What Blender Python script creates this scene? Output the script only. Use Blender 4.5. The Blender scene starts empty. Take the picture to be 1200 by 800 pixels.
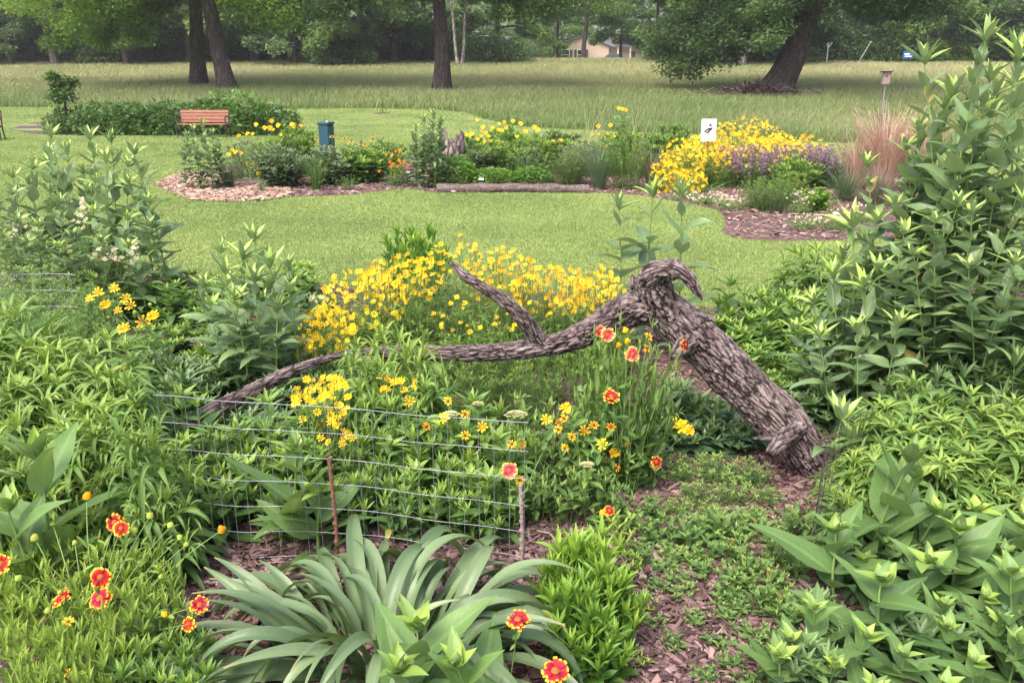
import bpy, math, random
import numpy as np
from mathutils import Vector

R = math.radians
SC = bpy.context.scene
COL = SC.collection

# ------------------------------------------------------------------ camera, sky, sun, exposure
CAM_H, PITCH, FPX = 1.65, math.atan((400 - 98) / 960.0), 960.0          # photo is 1200 x 800
cam_d = bpy.data.cameras.new('camera'); cam = bpy.data.objects.new('camera', cam_d); COL.objects.link(cam)
cam.location = (0, 0, CAM_H); cam.rotation_euler = (R(90) - PITCH, 0, 0)
cam_d.sensor_width = 36.0; cam_d.lens = 36.0 * FPX / 1200.0
cam_d.clip_start = 0.05; cam_d.clip_end = 2000
cam_d.dof.use_dof = False
SC.camera = cam

SUN_EL, SUN_AZ = R(58), R(215)                    # azimuth clockwise from +Y (ahead)
w = bpy.data.worlds.new('World'); SC.world = w; w.use_nodes = True
wn = w.node_tree
bg = wn.nodes['Background']
sky = wn.nodes.new('ShaderNodeTexSky'); sky.sky_type = 'NISHITA'; sky.sun_disc = False
sky.sun_elevation = SUN_EL; sky.sun_rotation = SUN_AZ
sky.air_density = 1.0; sky.dust_density = 6.0; sky.ozone_density = 0.6
wn.links.new(sky.outputs['Color'], bg.inputs['Color'])
bg.inputs['Strength'].default_value = 0.15
sun_d = bpy.data.lights.new('sun', 'SUN'); sun = bpy.data.objects.new('sun', sun_d); COL.objects.link(sun)
sun_d.energy = 1.35; sun_d.angle = R(35); sun_d.color = (1.0, 0.93, 0.84)
sd = Vector((math.sin(SUN_AZ) * math.cos(SUN_EL), math.cos(SUN_AZ) * math.cos(SUN_EL), math.sin(SUN_EL)))
sun.rotation_euler = sd.to_track_quat('Z', 'Y').to_euler()
sun.location = (0, 0, 60)
SC.view_settings.view_transform = 'Standard'; SC.view_settings.look = 'None'
SC.view_settings.gamma = 1.0; SC.view_settings.exposure = 1.22
SC.view_settings.use_curve_mapping = False
SC.render.engine = 'CYCLES'
SC.cycles.use_denoising = True
SC.cycles.max_bounces = 6; SC.cycles.diffuse_bounces = 4; SC.cycles.glossy_bounces = 2
SC.cycles.transmission_bounces = 4; SC.cycles.transparent_max_bounces = 4
SC.cycles.caustics_reflective = False; SC.cycles.caustics_refractive = False

# ------------------------------------------------------------------ layout helpers: photo measurements to metres
cP, sP = math.cos(PITCH), math.sin(PITCH)
def theta(py): return PITCH + math.atan((py - 400) / FPX)
def top_z(py, Y): return CAM_H - Y * math.tan(theta(py))
def at_x(px, Y, z=0.0): return (px - 600) / FPX * (Y * cP + (CAM_H - z) * sP)
def at(px, py, Y):
    z = top_z(py, Y); return np.array((at_x(px, Y, z), Y, z))
def smooth01(t): t = np.clip(t, 0, 1); return t * t * (3 - 2 * t)
_gy = np.linspace(0, 300, 3001); _sl = .062 * smooth01((_gy - 27) / 9) * (1 - smooth01((_gy - 86) / 34)); _gzt = np.concatenate(([0], np.cumsum((_sl[1:] + _sl[:-1]) / 2 * .1)))
def gz(x, y): return np.interp(np.asarray(y, float), _gy, _gzt) + 0.0 * np.asarray(x, float)
def on_ground(px, py):
    tn = math.tan(theta(py)); lo, hi = .5, 130.0          # the lawn is level, the meadow beyond it rises
    for _ in range(40):
        m_ = (lo + hi) / 2
        if CAM_H - m_ * tn > float(gz(0, m_)): lo = m_
        else: hi = m_
    z = float(gz(0, lo)); return np.array((at_x(px, lo, z), lo, z))

# ------------------------------------------------------------------ numpy noise
def _h(ix, iy, iz):
    n = (ix * 374761393 + iy * 668265263 + iz * 1274126177) & 0xffffffff
    n = ((n ^ (n >> 13)) * 1274126177) & 0xffffffff
    return ((n ^ (n >> 16)) & 0xffff) / 65535.0
def vnoise(p):
    p = np.asarray(p, float); i = np.floor(p).astype(np.int64); f = p - i; f = f * f * (3 - 2 * f)
    o = 0
    for dx in (0, 1):
        for dy in (0, 1):
            for dz in (0, 1):
                wgt = (f[..., 0] if dx else 1 - f[..., 0]) * (f[..., 1] if dy else 1 - f[..., 1]) * (f[..., 2] if dz else 1 - f[..., 2])
                o = o + wgt * _h(i[..., 0] + dx, i[..., 1] + dy, i[..., 2] + dz)
    return o
def fbm(p, n=3):
    o, a, s = 0, .5, 0
    for k in range(n): o = o + a * vnoise(np.asarray(p) * 2 ** k + 17 * k); s += a; a *= .5
    return o / s

def worley(p):
    p = np.asarray(p, float); i = np.floor(p).astype(np.int64); f1 = np.full(p.shape[:-1], 9.0); f2 = f1.copy(); cid = np.zeros(p.shape[:-1])
    for dx in (-1, 0, 1):
        for dy in (-1, 0, 1):
            for dz in (-1, 0, 1):
                c = i + (dx, dy, dz); o = np.stack([_h(c[..., 0] + 11 * k, c[..., 1] + 7 * k, c[..., 2] + 3 * k) for k in (1, 2, 3)], -1)
                d = np.linalg.norm(c + o - p, axis=-1); n_ = d < f1
                f2 = np.where(n_, f1, np.minimum(f2, d)); cid = np.where(n_, _h(c[..., 0], c[..., 1], c[..., 2]), cid); f1 = np.where(n_, d, f1)
    return f1, f2, cid

# ------------------------------------------------------------------ mesh buffers
class MB:
    def __init__(s): s.v = []; s.t = []; s.f = []; s.n = 0
    def add(s, V, F, lf=None, mi=0):
        V = np.asarray(V, float).reshape(-1, 3); F = np.asarray(F, np.int64)
        if lf is None: lf = np.tile((0.5, 0.5, 0.5), (len(V), 1))
        elif np.isscalar(lf): lf = np.tile((0.5, 0.5, lf), (len(V), 1))
        s.v.append(V); s.t.append(np.asarray(lf, float).reshape(-1, 3)); s.f.append((F + s.n, mi)); s.n += len(V)
    def merge(s, o, M=None, off=(0, 0, 0), sc=1.0):
        for V, T in zip(o.v, o.t):
            Vn = V * sc if M is None else (V * sc) @ M.T
            s.v.append(Vn + np.asarray(off)); s.t.append(T)
        for F, mi in o.f: s.f.append((F + s.n, mi))
        s.n += o.n
    def mesh(s, name, mats, smooth=True):
        me = bpy.data.meshes.new(name)
        V = np.concatenate(s.v); T = np.concatenate(s.t)
        me.vertices.add(len(V)); me.vertices.foreach_set('co', V.astype(np.float32).ravel())
        loops = np.concatenate([F.ravel() for F, _ in s.f]); tot = np.concatenate([np.full(len(F), F.shape[1]) for F, _ in s.f])
        mi = np.concatenate([np.full(len(F), m) for F, m in s.f])
        me.loops.add(len(loops)); me.loops.foreach_set('vertex_index', loops.astype(np.int32))
        me.polygons.add(len(tot)); st = np.concatenate(([0], np.cumsum(tot)[:-1]))
        me.polygons.foreach_set('loop_start', st.astype(np.int32))
        me.polygons.foreach_set('material_index', mi.astype(np.int32))
        me.polygons.foreach_set('use_smooth', np.full(len(tot), smooth))
        a = me.attributes.new('lf', 'FLOAT_VECTOR', 'POINT'); a.data.foreach_set('vector', T.astype(np.float32).ravel())
        me.update(calc_edges=True)
        for m in (mats if isinstance(mats, (list, tuple)) else [mats]): me.materials.append(m)
        return me

def link(name, me, parent=None, loc=(0, 0, 0), rz=0.0, sc=1.0, rot=None):
    o = bpy.data.objects.new(name, me); COL.objects.link(o)
    o.location = loc; o.rotation_euler = rot if rot is not None else (0, 0, rz)
    o.scale = (sc, sc, sc) if np.isscalar(sc) else sc
    if parent is not None: o.parent = parent
    return o
def tag(o, label=None, cat=None, group=None, kind=None):
    if label: o['label'] = label
    if cat: o['category'] = cat
    if group: o['group'] = group
    if kind: o['kind'] = kind
    return o
def thing(name, label, cat, loc=(0, 0, 0), rz=0.0, group=None, sc=1.0):
    return tag(link(name, None, None, loc, rz, sc), label, cat, group)

def frames(az, el, roll=None):
    az = np.asarray(az, float); el = np.broadcast_to(np.asarray(el, float), az.shape)
    f = np.stack((np.cos(el) * np.cos(az), np.cos(el) * np.sin(az), np.sin(el)), -1)
    sde = np.stack((-np.sin(az), np.cos(az), 0 * az), -1); up = np.cross(f, sde)
    if roll is not None:
        c, s_ = np.cos(roll)[..., None], np.sin(roll)[..., None]; sde, up = c * sde + s_ * up, -s_ * sde + c * up
    return np.stack((f, sde, up), -1)            # columns
def place(mb, tmpl, pos, az, el, roll, sc, tint, mi=0):
    V0, F0, uv = tmpl; K = len(pos)
    if K == 0: return
    M = frames(az, el, roll)
    sc = np.broadcast_to(np.asarray(sc, float), (K,))
    V = np.einsum('kij,nj->kni', M, V0) * sc[:, None, None] + np.asarray(pos)[:, None, :]
    n = len(V0); F = (F0[None] + (np.arange(K) * n)[:, None, None]).reshape(-1, F0.shape[1])
    lf = np.empty((K, n, 3)); lf[..., :2] = uv; lf[..., 2] = np.broadcast_to(np.asarray(tint, float), (K,))[:, None]
    mb.add(V.reshape(-1, 3), F, lf.reshape(-1, 3), mi)
def scatter(mb, tmpls, pos, az, el, roll, sc, tint, rng, mi=0):
    pick = rng.integers(0, len(tmpls), len(pos)); sc = np.broadcast_to(sc, (len(pos),)); tint = np.broadcast_to(tint, (len(pos),)); el = np.broadcast_to(el, (len(pos),)); roll = np.broadcast_to(roll, (len(pos),))
    for k, t in enumerate(tmpls):
        m = pick == k
        if m.any(): place(mb, t, pos[m], az[m], el[m], roll[m], sc[m], tint[m], mi)

def leaf_t(W=.3, n=5, fold=.3, droop=.4, prof='lance', wave=0.0, wide=False, twist=0.0, stalk=0.0, curve0=0.0):
    s = np.linspace(0, 1, n + 1)
    p = {'lance': np.sin(np.pi * s ** .72) ** .9, 'ell': np.sin(np.pi * s ** .85) ** .75, 'ovate': np.sin(np.pi * s ** .58) ** .9,
         'obov': np.sin(np.pi * s ** 1.5) ** .8, 'strap': np.minimum(1, .55 + 2.2 * s) * np.clip((1 - s) / .42, 0, 1) ** .8,
         'petal': np.minimum(1, (.25 + s * 1.5)) * np.where(s > .82, .82, 1.0), 'dia': np.array([0.0] * (n + 1))}[prof]
    wd = W / 2 * p; wd[0] = max(wd[0], .012); wd[-1] = max(wd[-1], .004 if prof != 'petal' else wd[-1])
    if stalk > 0: wd = np.where(s < stalk, .02, wd)
    ang = curve0 - droop * s ** 1.3; ds = 1 / n
    x = np.concatenate(([0], np.cumsum(np.cos(ang[:-1]) * ds))); z = np.concatenate(([0], np.cumsum(np.sin(ang[:-1]) * ds)))
    us = np.array((-1, -.5, 0, .5, 1)) if wide else np.array((-1, 0, 1.0))
    V, uv = [], []
    for i in range(n + 1):
        for u in us:
            lift = abs(u) * wd[i] * math.sin(fold) + wave * abs(u) * wd[i] * math.sin(9 * s[i] + (2 if u > 0 else 0))
            yy = u * wd[i] * math.cos(fold); tw = twist * s[i]
            nx, nz = -math.sin(ang[i]), math.cos(ang[i])
            yy, lift = yy * math.cos(tw) - lift * math.sin(tw), yy * math.sin(tw) + lift * math.cos(tw)
            V.append((x[i] + nx * lift, yy, z[i] + nz * lift)); uv.append((u, s[i]))
    k = len(us); F = [(i * k + j, (i + 1) * k + j, (i + 1) * k + j + 1, i * k + j + 1) for i in range(n) for j in range(k - 1)]
    return np.array(V), np.array(F), np.array(uv)

def tube(mb, pts, rad, n=6, lf=.5, mi=0, cap=True):
    pts = np.asarray(pts, float); m = len(pts); rad = np.broadcast_to(np.asarray(rad, float), (m,))
    t = np.gradient(pts, axis=0); t /= np.linalg.norm(t, axis=1)[:, None] + 1e-9
    a = np.array((1.0, 0, 0)) if abs(t[0, 0]) < .8 else np.array((0, 1.0, 0))
    u = np.empty((m, 3)); u0 = a - t[0] * (a @ t[0])
    for i in range(m):
        u0 = u0 - t[i] * (u0 @ t[i]); u0 /= np.linalg.norm(u0) + 1e-9; u[i] = u0
    v = np.cross(t, u); th = np.arange(n) * 2 * np.pi / n
    V = pts[:, None] + rad[:, None, None] * (np.cos(th)[None, :, None] * u[:, None] + np.sin(th)[None, :, None] * v[:, None])
    i, j = np.meshgrid(np.arange(m - 1), np.arange(n), indexing='ij'); j2 = (j + 1) % n
    F = np.stack((i * n + j, i * n + j2, (i + 1) * n + j2, (i + 1) * n + j), -1).reshape(-1, 4)
    lfv = np.empty((m, n, 3)); lfv[..., 0] = 0; lfv[..., 1] = np.linspace(0, 1, m)[:, None]; lfv[..., 2] = lf
    mb.add(V.reshape(-1, 3), F, lfv.reshape(-1, 3), mi)
    if cap:
        mb.add(V[-1], [list(range(n))], lf, mi); mb.add(V[0], [list(range(n))[::-1]], lf, mi)

def bez(p0, p1, p2, n=8):
    t = np.linspace(0, 1, n)[:, None]; p0, p1, p2 = map(np.asarray, (p0, p1, p2))
    return (1 - t) ** 2 * p0 + 2 * t * (1 - t) * p1 + t * t * p2
def cat_path(P, n):
    P = np.asarray(P, float); d = np.concatenate(([0], np.cumsum(np.linalg.norm(np.diff(P, axis=0), axis=1))))
    # Catmull-Rom through the points
    Q = np.vstack((2 * P[0] - P[1], P, 2 * P[-1] - P[-2])); out = []
    for s in np.linspace(0, d[-1], n):
        k = min(np.searchsorted(d, s, 'right') - 1, len(P) - 2); t = (s - d[k]) / (d[k + 1] - d[k])
        a, b, c, e = Q[k], Q[k + 1], Q[k + 2], Q[k + 3]
        out.append(.5 * (2 * b + (c - a) * t + (2 * a - 5 * b + 4 * c - e) * t * t + (3 * b - a - 3 * c + e) * t ** 3))
    return np.array(out)
def box(mb, c, s, rz=0.0, mi=0, lf=.5, tilt=0.0, bev=0.0):
    sx, sy, sz = np.asarray(s) / 2
    if bev <= 0:
        V = np.array([(x, y, z) for z in (-sz, sz) for x, y in ((-sx, -sy), (sx, -sy), (sx, sy), (-sx, sy))])
        F = [(3, 2, 1, 0), (4, 5, 6, 7), (0, 1, 5, 4), (1, 2, 6, 5), (2, 3, 7, 6), (3, 0, 4, 7)]
    else:
        b = bev; ring = [(-sx + b, -sy), (sx - b, -sy), (sx, -sy + b), (sx, sy - b), (sx - b, sy), (-sx + b, sy), (-sx, sy - b), (-sx, -sy + b)]
        def rr(z, k): return [(x * (1 - k * b / sx), y * (1 - k * b / sy), z) for x, y in ring]
        V = np.array(rr(-sz, 1) + rr(-sz + b, 0) + rr(sz - b, 0) + rr(sz, 1))
        F = [(r * 8 + j, r * 8 + (j + 1) % 8, r * 8 + 8 + (j + 1) % 8, r * 8 + 8 + j) for r in range(3) for j in range(8)]
    V0 = V; ct, st = math.cos(tilt), math.sin(tilt)
    V = np.stack((V0[:, 0], V0[:, 1] * ct - V0[:, 2] * st, V0[:, 1] * st + V0[:, 2] * ct), 1)
    c_, s_ = math.cos(rz), math.sin(rz)
    V = np.stack((V[:, 0] * c_ - V[:, 1] * s_, V[:, 0] * s_ + V[:, 1] * c_, V[:, 2]), 1) + np.asarray(c)
    n0 = mb.n; mb.add(V, F, lf, mi)
    if bev > 0:
        mb.f.append((np.array([list(range(8))[::-1]]) + n0, mi)); mb.f.append((np.array([list(range(24, 32))]) + n0, mi))
def inside(poly, x, y):
    poly = np.asarray(poly)[:, :2]; r = np.zeros(len(x), bool); j = len(poly) - 1
    for i in range(len(poly)):
        xi, yi = poly[i]; xj, yj = poly[j]
        c = ((yi > y) != (yj > y)) & (x < (xj - xi) * (y - yi) / (yj - yi + 1e-12) + xi); r ^= c; j = i
    return r

# ------------------------------------------------------------------ materials
def newmat(name):
    m = bpy.data.materials.new(name); m.use_nodes = True; nt = m.node_tree; nt.nodes.clear()
    return m, nt, nt.nodes.new('ShaderNodeOutputMaterial')
def N(nt, t, **kw):
    n = nt.nodes.new(t)
    for k, v in kw.items():
        if k.startswith('i_'): n.inputs[k[2:].replace('_', ' ')].default_value = v
        else: setattr(n, k, v)
    return n
def ramp(nt, stops, interp='LINEAR'):
    r = nt.nodes.new('ShaderNodeValToRGB'); e = r.color_ramp.elements; r.color_ramp.interpolation = interp
    while len(e) < len(stops): e.new(.5)
    for k, (p, c) in enumerate(stops): e[k].position = p; e[k].color = tuple(c) + (1,)
    return r
def math_n(nt, op, a, b=None, clamp=False):
    n = nt.nodes.new('ShaderNodeMath'); n.operation = op; n.use_clamp = clamp
    for k, v in enumerate((a, b)):
        if v is None: continue
        if isinstance(v, (int, float)): n.inputs[k].default_value = v
        else: nt.links.new(v, n.inputs[k])
    return n.outputs[0]
def mixc(nt, fac, a, b):
    n = nt.nodes.new('ShaderNodeMix'); n.data_type = 'RGBA'
    for idx, v in ((0, fac), (6, a), (7, b)):
        if hasattr(v, 'default_value') and not isinstance(v, tuple): nt.links.new(v, n.inputs[idx])
        else: n.inputs[idx].default_value = v if idx == 0 else tuple(v) + (1,) if len(v) == 3 else v
    return n.outputs[2]

def leafmat(name, dark, mid, tip, under=None, rough=.45, spec=.4, transl=.3, rib=.35, objvar=.12, vein=0.0, glow=.5, ribs=0.0, dry=0.0):
    m, nt, out = newmat(name); L = nt.links
    at_ = N(nt, 'ShaderNodeAttribute', attribute_name='lf'); sp = N(nt, 'ShaderNodeSeparateXYZ'); L.new(at_.outputs['Vector'], sp.inputs[0])
    oi = N(nt, 'ShaderNodeObjectInfo')
    tc = N(nt, 'ShaderNodeTexCoord'); ns = N(nt, 'ShaderNodeTexNoise'); ns.inputs['Scale'].default_value = 9.0; ns.inputs['Detail'].default_value = 3
    L.new(tc.outputs['Object'], ns.inputs['Vector'])
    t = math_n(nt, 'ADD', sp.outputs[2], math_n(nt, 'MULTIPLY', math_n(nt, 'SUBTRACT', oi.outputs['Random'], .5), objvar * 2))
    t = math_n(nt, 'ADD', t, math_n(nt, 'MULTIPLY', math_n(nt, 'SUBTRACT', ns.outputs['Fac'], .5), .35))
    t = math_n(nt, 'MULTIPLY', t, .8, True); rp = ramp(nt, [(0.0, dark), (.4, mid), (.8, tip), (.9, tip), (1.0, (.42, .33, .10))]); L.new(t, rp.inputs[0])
    au = math_n(nt, 'ABSOLUTE', sp.outputs[0])
    rb = math_n(nt, 'MULTIPLY', math_n(nt, 'SUBTRACT', 1.0, math_n(nt, 'MULTIPLY', au, 5.0), True), rib)
    lighter = mixc(nt, .55, rp.outputs[0], (.36, .46, .2))
    c = mixc(nt, rb, rp.outputs[0], lighter)
    if vein > 0:
        wv = math_n(nt, 'SINE', math_n(nt, 'MULTIPLY', math_n(nt, 'SUBTRACT', sp.outputs[1], math_n(nt, 'MULTIPLY', au, .22)), 62.0))
        c = mixc(nt, math_n(nt, 'MULTIPLY', math_n(nt, 'SUBTRACT', wv, .72, True), vein * 3), c, lighter)
    if ribs > 0:
        sw = math_n(nt, 'SINE', math_n(nt, 'MULTIPLY', sp.outputs[0], 34.0)); c = mixc(nt, math_n(nt, 'MULTIPLY', math_n(nt, 'ADD', sw, 1.0), ribs * .5), c, dark)
    if dry > 0:
        e_ = math_n(nt, 'MULTIPLY', math_n(nt, 'SUBTRACT', math_n(nt, 'ADD', sp.outputs[1], math_n(nt, 'MULTIPLY', math_n(nt, 'SUBTRACT', ns.outputs['Fac'], .5), .35)), .9, True), dry * 10, True); c = mixc(nt, e_, c, (.38, .28, .14))
    if under is not None:
        ge = N(nt, 'ShaderNodeNewGeometry'); c = mixc(nt, math_n(nt, 'MULTIPLY', ge.outputs['Backfacing'], .75), c, under)
    pb = N(nt, 'ShaderNodeBsdfPrincipled'); L.new(c, pb.inputs['Base Color']); pb.inputs['Roughness'].default_value = rough
    pb.inputs['Specular IOR Level'].default_value = spec
    bp = N(nt, 'ShaderNodeBump'); bp.inputs['Strength'].default_value = .25; bp.inputs['Distance'].default_value = .004
    n2 = N(nt, 'ShaderNodeTexNoise'); n2.inputs['Scale'].default_value = 60.0; L.new(tc.outputs['Object'], n2.inputs['Vector'])
    L.new(n2.outputs['Fac'], bp.inputs['Height']); L.new(bp.outputs[0], pb.inputs['Normal'])
    tr = N(nt, 'ShaderNodeBsdfTranslucent'); tcx = mixc(nt, glow, c, (.3, .45, .04)); L.new(tcx, tr.inputs['Color'])
    mx = N(nt, 'ShaderNodeMixShader'); mx.inputs[0].default_value = transl
    L.new(pb.outputs[0], mx.inputs[1]); L.new(tr.outputs[0], mx.inputs[2]); L.new(mx.outputs[0], out.inputs[0])
    return m
def petalmat(name, stops, rough=.6, transl=.25):
    m, nt, out = newmat(name); L = nt.links
    at_ = N(nt, 'ShaderNodeAttribute', attribute_name='lf'); sp = N(nt, 'ShaderNodeSeparateXYZ'); L.new(at_.outputs['Vector'], sp.inputs[0])
    oi = N(nt, 'ShaderNodeObjectInfo')
    tc = N(nt, 'ShaderNodeTexCoord'); ns = N(nt, 'ShaderNodeTexNoise'); ns.inputs['Scale'].default_value = 160.0; L.new(tc.outputs['Object'], ns.inputs['Vector'])
    t = math_n(nt, 'ADD', sp.outputs[1], math_n(nt, 'MULTIPLY', math_n(nt, 'SUBTRACT', ns.outputs['Fac'], .5), .25))
    rp = ramp(nt, stops); L.new(t, rp.inputs[0])
    hs = N(nt, 'ShaderNodeHueSaturation'); L.new(rp.outputs[0], hs.inputs['Color'])
    L.new(math_n(nt, 'ADD', .485, math_n(nt, 'MULTIPLY', oi.outputs['Random'], .03)), hs.inputs['Hue'])
    L.new(math_n(nt, 'ADD', .8, math_n(nt, 'MULTIPLY', oi.outputs['Random'], .35)), hs.inputs['Value'])
    pb = N(nt, 'ShaderNodeBsdfPrincipled'); L.new(hs.outputs[0], pb.inputs['Base Color']); pb.inputs['Roughness'].default_value = rough
    pb.inputs['Specular IOR Level'].default_value = .25
    tr = N(nt, 'ShaderNodeBsdfTranslucent'); L.new(hs.outputs[0], tr.inputs['Color'])
    mx = N(nt, 'ShaderNodeMixShader'); mx.inputs[0].default_value = transl
    L.new(pb.outputs[0], mx.inputs[1]); L.new(tr.outputs[0], mx.inputs[2]); L.new(mx.outputs[0], out.inputs[0])
    return m
def plainmat(name, c1, c2, scale=20.0, rough=.7, bump=.3, dist=.01, metal=0.0, stretch=(1, 1, 1), spec=.4, detail=4, objvar=0.0):
    m, nt, out = newmat(name); L = nt.links
    tc = N(nt, 'ShaderNodeTexCoord'); mp = N(nt, 'ShaderNodeMapping'); mp.inputs['Scale'].default_value = stretch
    L.new(tc.outputs['Object'], mp.inputs[0])
    ns = N(nt, 'ShaderNodeTexNoise'); ns.inputs['Scale'].default_value = scale; ns.inputs['Detail'].default_value = detail; ns.inputs['Roughness'].default_value = .65
    L.new(mp.outputs[0], ns.inputs['Vector'])
    rp = ramp(nt, [(.3, c1), (.7, c2)]); L.new(ns.outputs['Fac'], rp.inputs[0]); c = rp.outputs[0]
    if objvar:
        oi = N(nt, 'ShaderNodeObjectInfo'); hs = N(nt, 'ShaderNodeHueSaturation'); L.new(c, hs.inputs['Color'])
        L.new(math_n(nt, 'ADD', 1 - objvar, math_n(nt, 'MULTIPLY', oi.outputs['Random'], 2 * objvar)), hs.inputs['Value']); c = hs.outputs[0]
    pb = N(nt, 'ShaderNodeBsdfPrincipled'); L.new(c, pb.inputs['Base Color']); pb.inputs['Roughness'].default_value = rough
    pb.inputs['Metallic'].default_value = metal; pb.inputs['Specular IOR Level'].default_value = spec
    if bump:
        bp = N(nt, 'ShaderNodeBump'); bp.inputs['Strength'].default_value = bump; bp.inputs['Distance'].default_value = dist
        L.new(ns.outputs['Fac'], bp.inputs['Height']); L.new(bp.outputs[0], pb.inputs['Normal'])
    L.new(pb.outputs[0], out.inputs[0])
    return m
def tintmat(name, stops, rough=.8, noise=.2, scale=8.0, transl=0.0, world_noise=0.0, wscale=.3):
    """colour by the per-piece tint value"""
    m, nt, out = newmat(name); L = nt.links
    at_ = N(nt, 'ShaderNodeAttribute', attribute_name='lf'); sp = N(nt, 'ShaderNodeSeparateXYZ'); L.new(at_.outputs['Vector'], sp.inputs[0])
    tc = N(nt, 'ShaderNodeTexCoord'); ns = N(nt, 'ShaderNodeTexNoise'); ns.inputs['Scale'].default_value = scale; L.new(tc.outputs['Object'], ns.inputs['Vector'])
    t = math_n(nt, 'ADD', sp.outputs[2], math_n(nt, 'MULTIPLY', math_n(nt, 'SUBTRACT', ns.outputs['Fac'], .5), noise))
    if world_noise:
        n2 = N(nt, 'ShaderNodeTexNoise'); n2.inputs['Scale'].default_value = wscale; n2.inputs['Detail'].default_value = 3; L.new(tc.outputs['Object'], n2.inputs['Vector'])
        t = math_n(nt, 'ADD', t, math_n(nt, 'MULTIPLY', math_n(nt, 'SUBTRACT', n2.outputs['Fac'], .5), world_noise))
    rp = ramp(nt, stops); L.new(t, rp.inputs[0])
    pb = N(nt, 'ShaderNodeBsdfPrincipled'); L.new(rp.outputs[0], pb.inputs['Base Color']); pb.inputs['Roughness'].default_value = rough
    pb.inputs['Specular IOR Level'].default_value = .25
    if transl:
        tr = N(nt, 'ShaderNodeBsdfTranslucent'); L.new(rp.outputs[0], tr.inputs['Color'])
        mx = N(nt, 'ShaderNodeMixShader'); mx.inputs[0].default_value = transl
        L.new(pb.outputs[0], mx.inputs[1]); L.new(tr.outputs[0], mx.inputs[2]); L.new(mx.outputs[0], out.inputs[0])
    else: L.new(pb.outputs[0], out.inputs[0])
    return m
def barkmat(name, furrow, ridge, top, scale=14.0, stretch=(1, 1, .3), bump=.6, dist=.02, warp=.12):
    m, nt, out = newmat(name); L = nt.links
    tc = N(nt, 'ShaderNodeTexCoord'); mp = N(nt, 'ShaderNodeMapping'); mp.inputs['Scale'].default_value = stretch; L.new(tc.outputs['Object'], mp.inputs[0])
    vo = N(nt, 'ShaderNodeTexVoronoi', feature='DISTANCE_TO_EDGE'); vo.inputs['Scale'].default_value = scale; 
    n1 = N(nt, 'ShaderNodeTexNoise'); n1.inputs['Scale'].default_value = scale * .8; n1.inputs['Detail'].default_value = 5; L.new(mp.outputs[0], n1.inputs['Vector'])
    mxv = N(nt, 'ShaderNodeMix', data_type='VECTOR'); mxv.inputs[0].default_value = warp; L.new(mp.outputs[0], mxv.inputs[4]); L.new(n1.outputs['Color'], mxv.inputs[5])
    L.new(mxv.outputs[1], vo.inputs['Vector'])
    h = math_n(nt, 'ADD', math_n(nt, 'MULTIPLY', vo.outputs['Distance'], 2.2, True), math_n(nt, 'MULTIPLY', n1.outputs['Fac'], .5))
    rp = ramp(nt, [(.25, furrow), (.6, ridge), (1.0, top)]); L.new(h, rp.inputs[0])
    pb = N(nt, 'ShaderNodeBsdfPrincipled'); L.new(rp.outputs[0], pb.inputs['Base Color']); pb.inputs['Roughness'].default_value = .85
    pb.inputs['Specular IOR Level'].default_value = .2
    bp = N(nt, 'ShaderNodeBump'); bp.inputs['Strength'].default_value = bump; bp.inputs['Distance'].default_value = dist; L.new(h, bp.inputs['Height']); L.new(bp.outputs[0], pb.inputs['Normal'])
    L.new(pb.outputs[0], out.inputs[0])
    return m

MAT = {}
MAT['milk'] = leafmat('milkweed_leaf', (.085, .155, .065), (.195, .305, .13), (.41, .58, .11), under=(.29, .36, .25), rough=.38, spec=.6, transl=.22, rib=.6)
MAT['cup'] = leafmat('cup_leaf', (.07, .15, .045), (.175, .305, .09), (.40, .56, .10), under=(.2, .3, .14), rough=.45, spec=.45, transl=.3, rib=.6, vein=.25)
MAT['tri'] = leafmat('trifoliate_leaf', (.055, .12, .035), (.165, .29, .075), (.40, .53, .11), rough=.5, spec=.35, transl=.35, rib=.25)
MAT['mint'] = leafmat('mint_leaf', (.045, .11, .035), (.13, .255, .065), (.36, .52, .09), rough=.45, spec=.4, transl=.3, rib=.35)
MAT['bright'] = leafmat('bright_leaf', (.05, .14, .03), (.15, .32, .05), (.4, .58, .09), rough=.4, spec=.4, transl=.35, rib=.35)
MAT['dusk'] = leafmat('bluegreen_leaf', (.04, .09, .045), (.095, .18, .085), (.24, .36, .12), rough=.38, spec=.5, transl=.2, rib=.4)
MAT['strap'] = leafmat('strap_leaf', (.085, .145, .07), (.18, .265, .13), (.36, .45, .24), rough=.42, spec=.5, transl=.2, rib=.15, ribs=.45, dry=1.0)
MAT['soft'] = leafmat('soft_green_leaf', (.06, .13, .04), (.16, .28, .08), (.36, .50, .12), rough=.5, spec=.35, transl=.3, rib=.3)
MAT['fine'] = leafmat('fine_leaf', (.04, .1, .03), (.12, .22, .06), (.32, .45, .1), rough=.6, spec=.25, transl=.35, rib=0)
MAT['lime'] = leafmat('lime_leaf', (.09, .18, .035), (.25, .385, .07), (.45, .58, .12), rough=.5, spec=.35, transl=.4, rib=.2)
MAT['grey'] = leafmat('grey_leaf', (.06, .1, .06), (.14, .2, .12), (.26, .34, .2), rough=.6, spec=.25, transl=.25, rib=0)
MAT['mauve'] = leafmat('mauve_leaf', (.1, .1, .08), (.22, .2, .17), (.36, .32, .28), rough=.7, spec=.2, transl=.25, rib=0)
MAT['hedge'] = leafmat('hedge_leaf', (.02, .06, .02), (.055, .14, .04), (.16, .3, .07), rough=.45, spec=.4, transl=.25, rib=.2)
MAT['stem'] = tintmat('green_stem', [(0, (.07, .1, .04)), (.5, (.16, .26, .08)), (1, (.3, .42, .12))], rough=.5)
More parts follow.
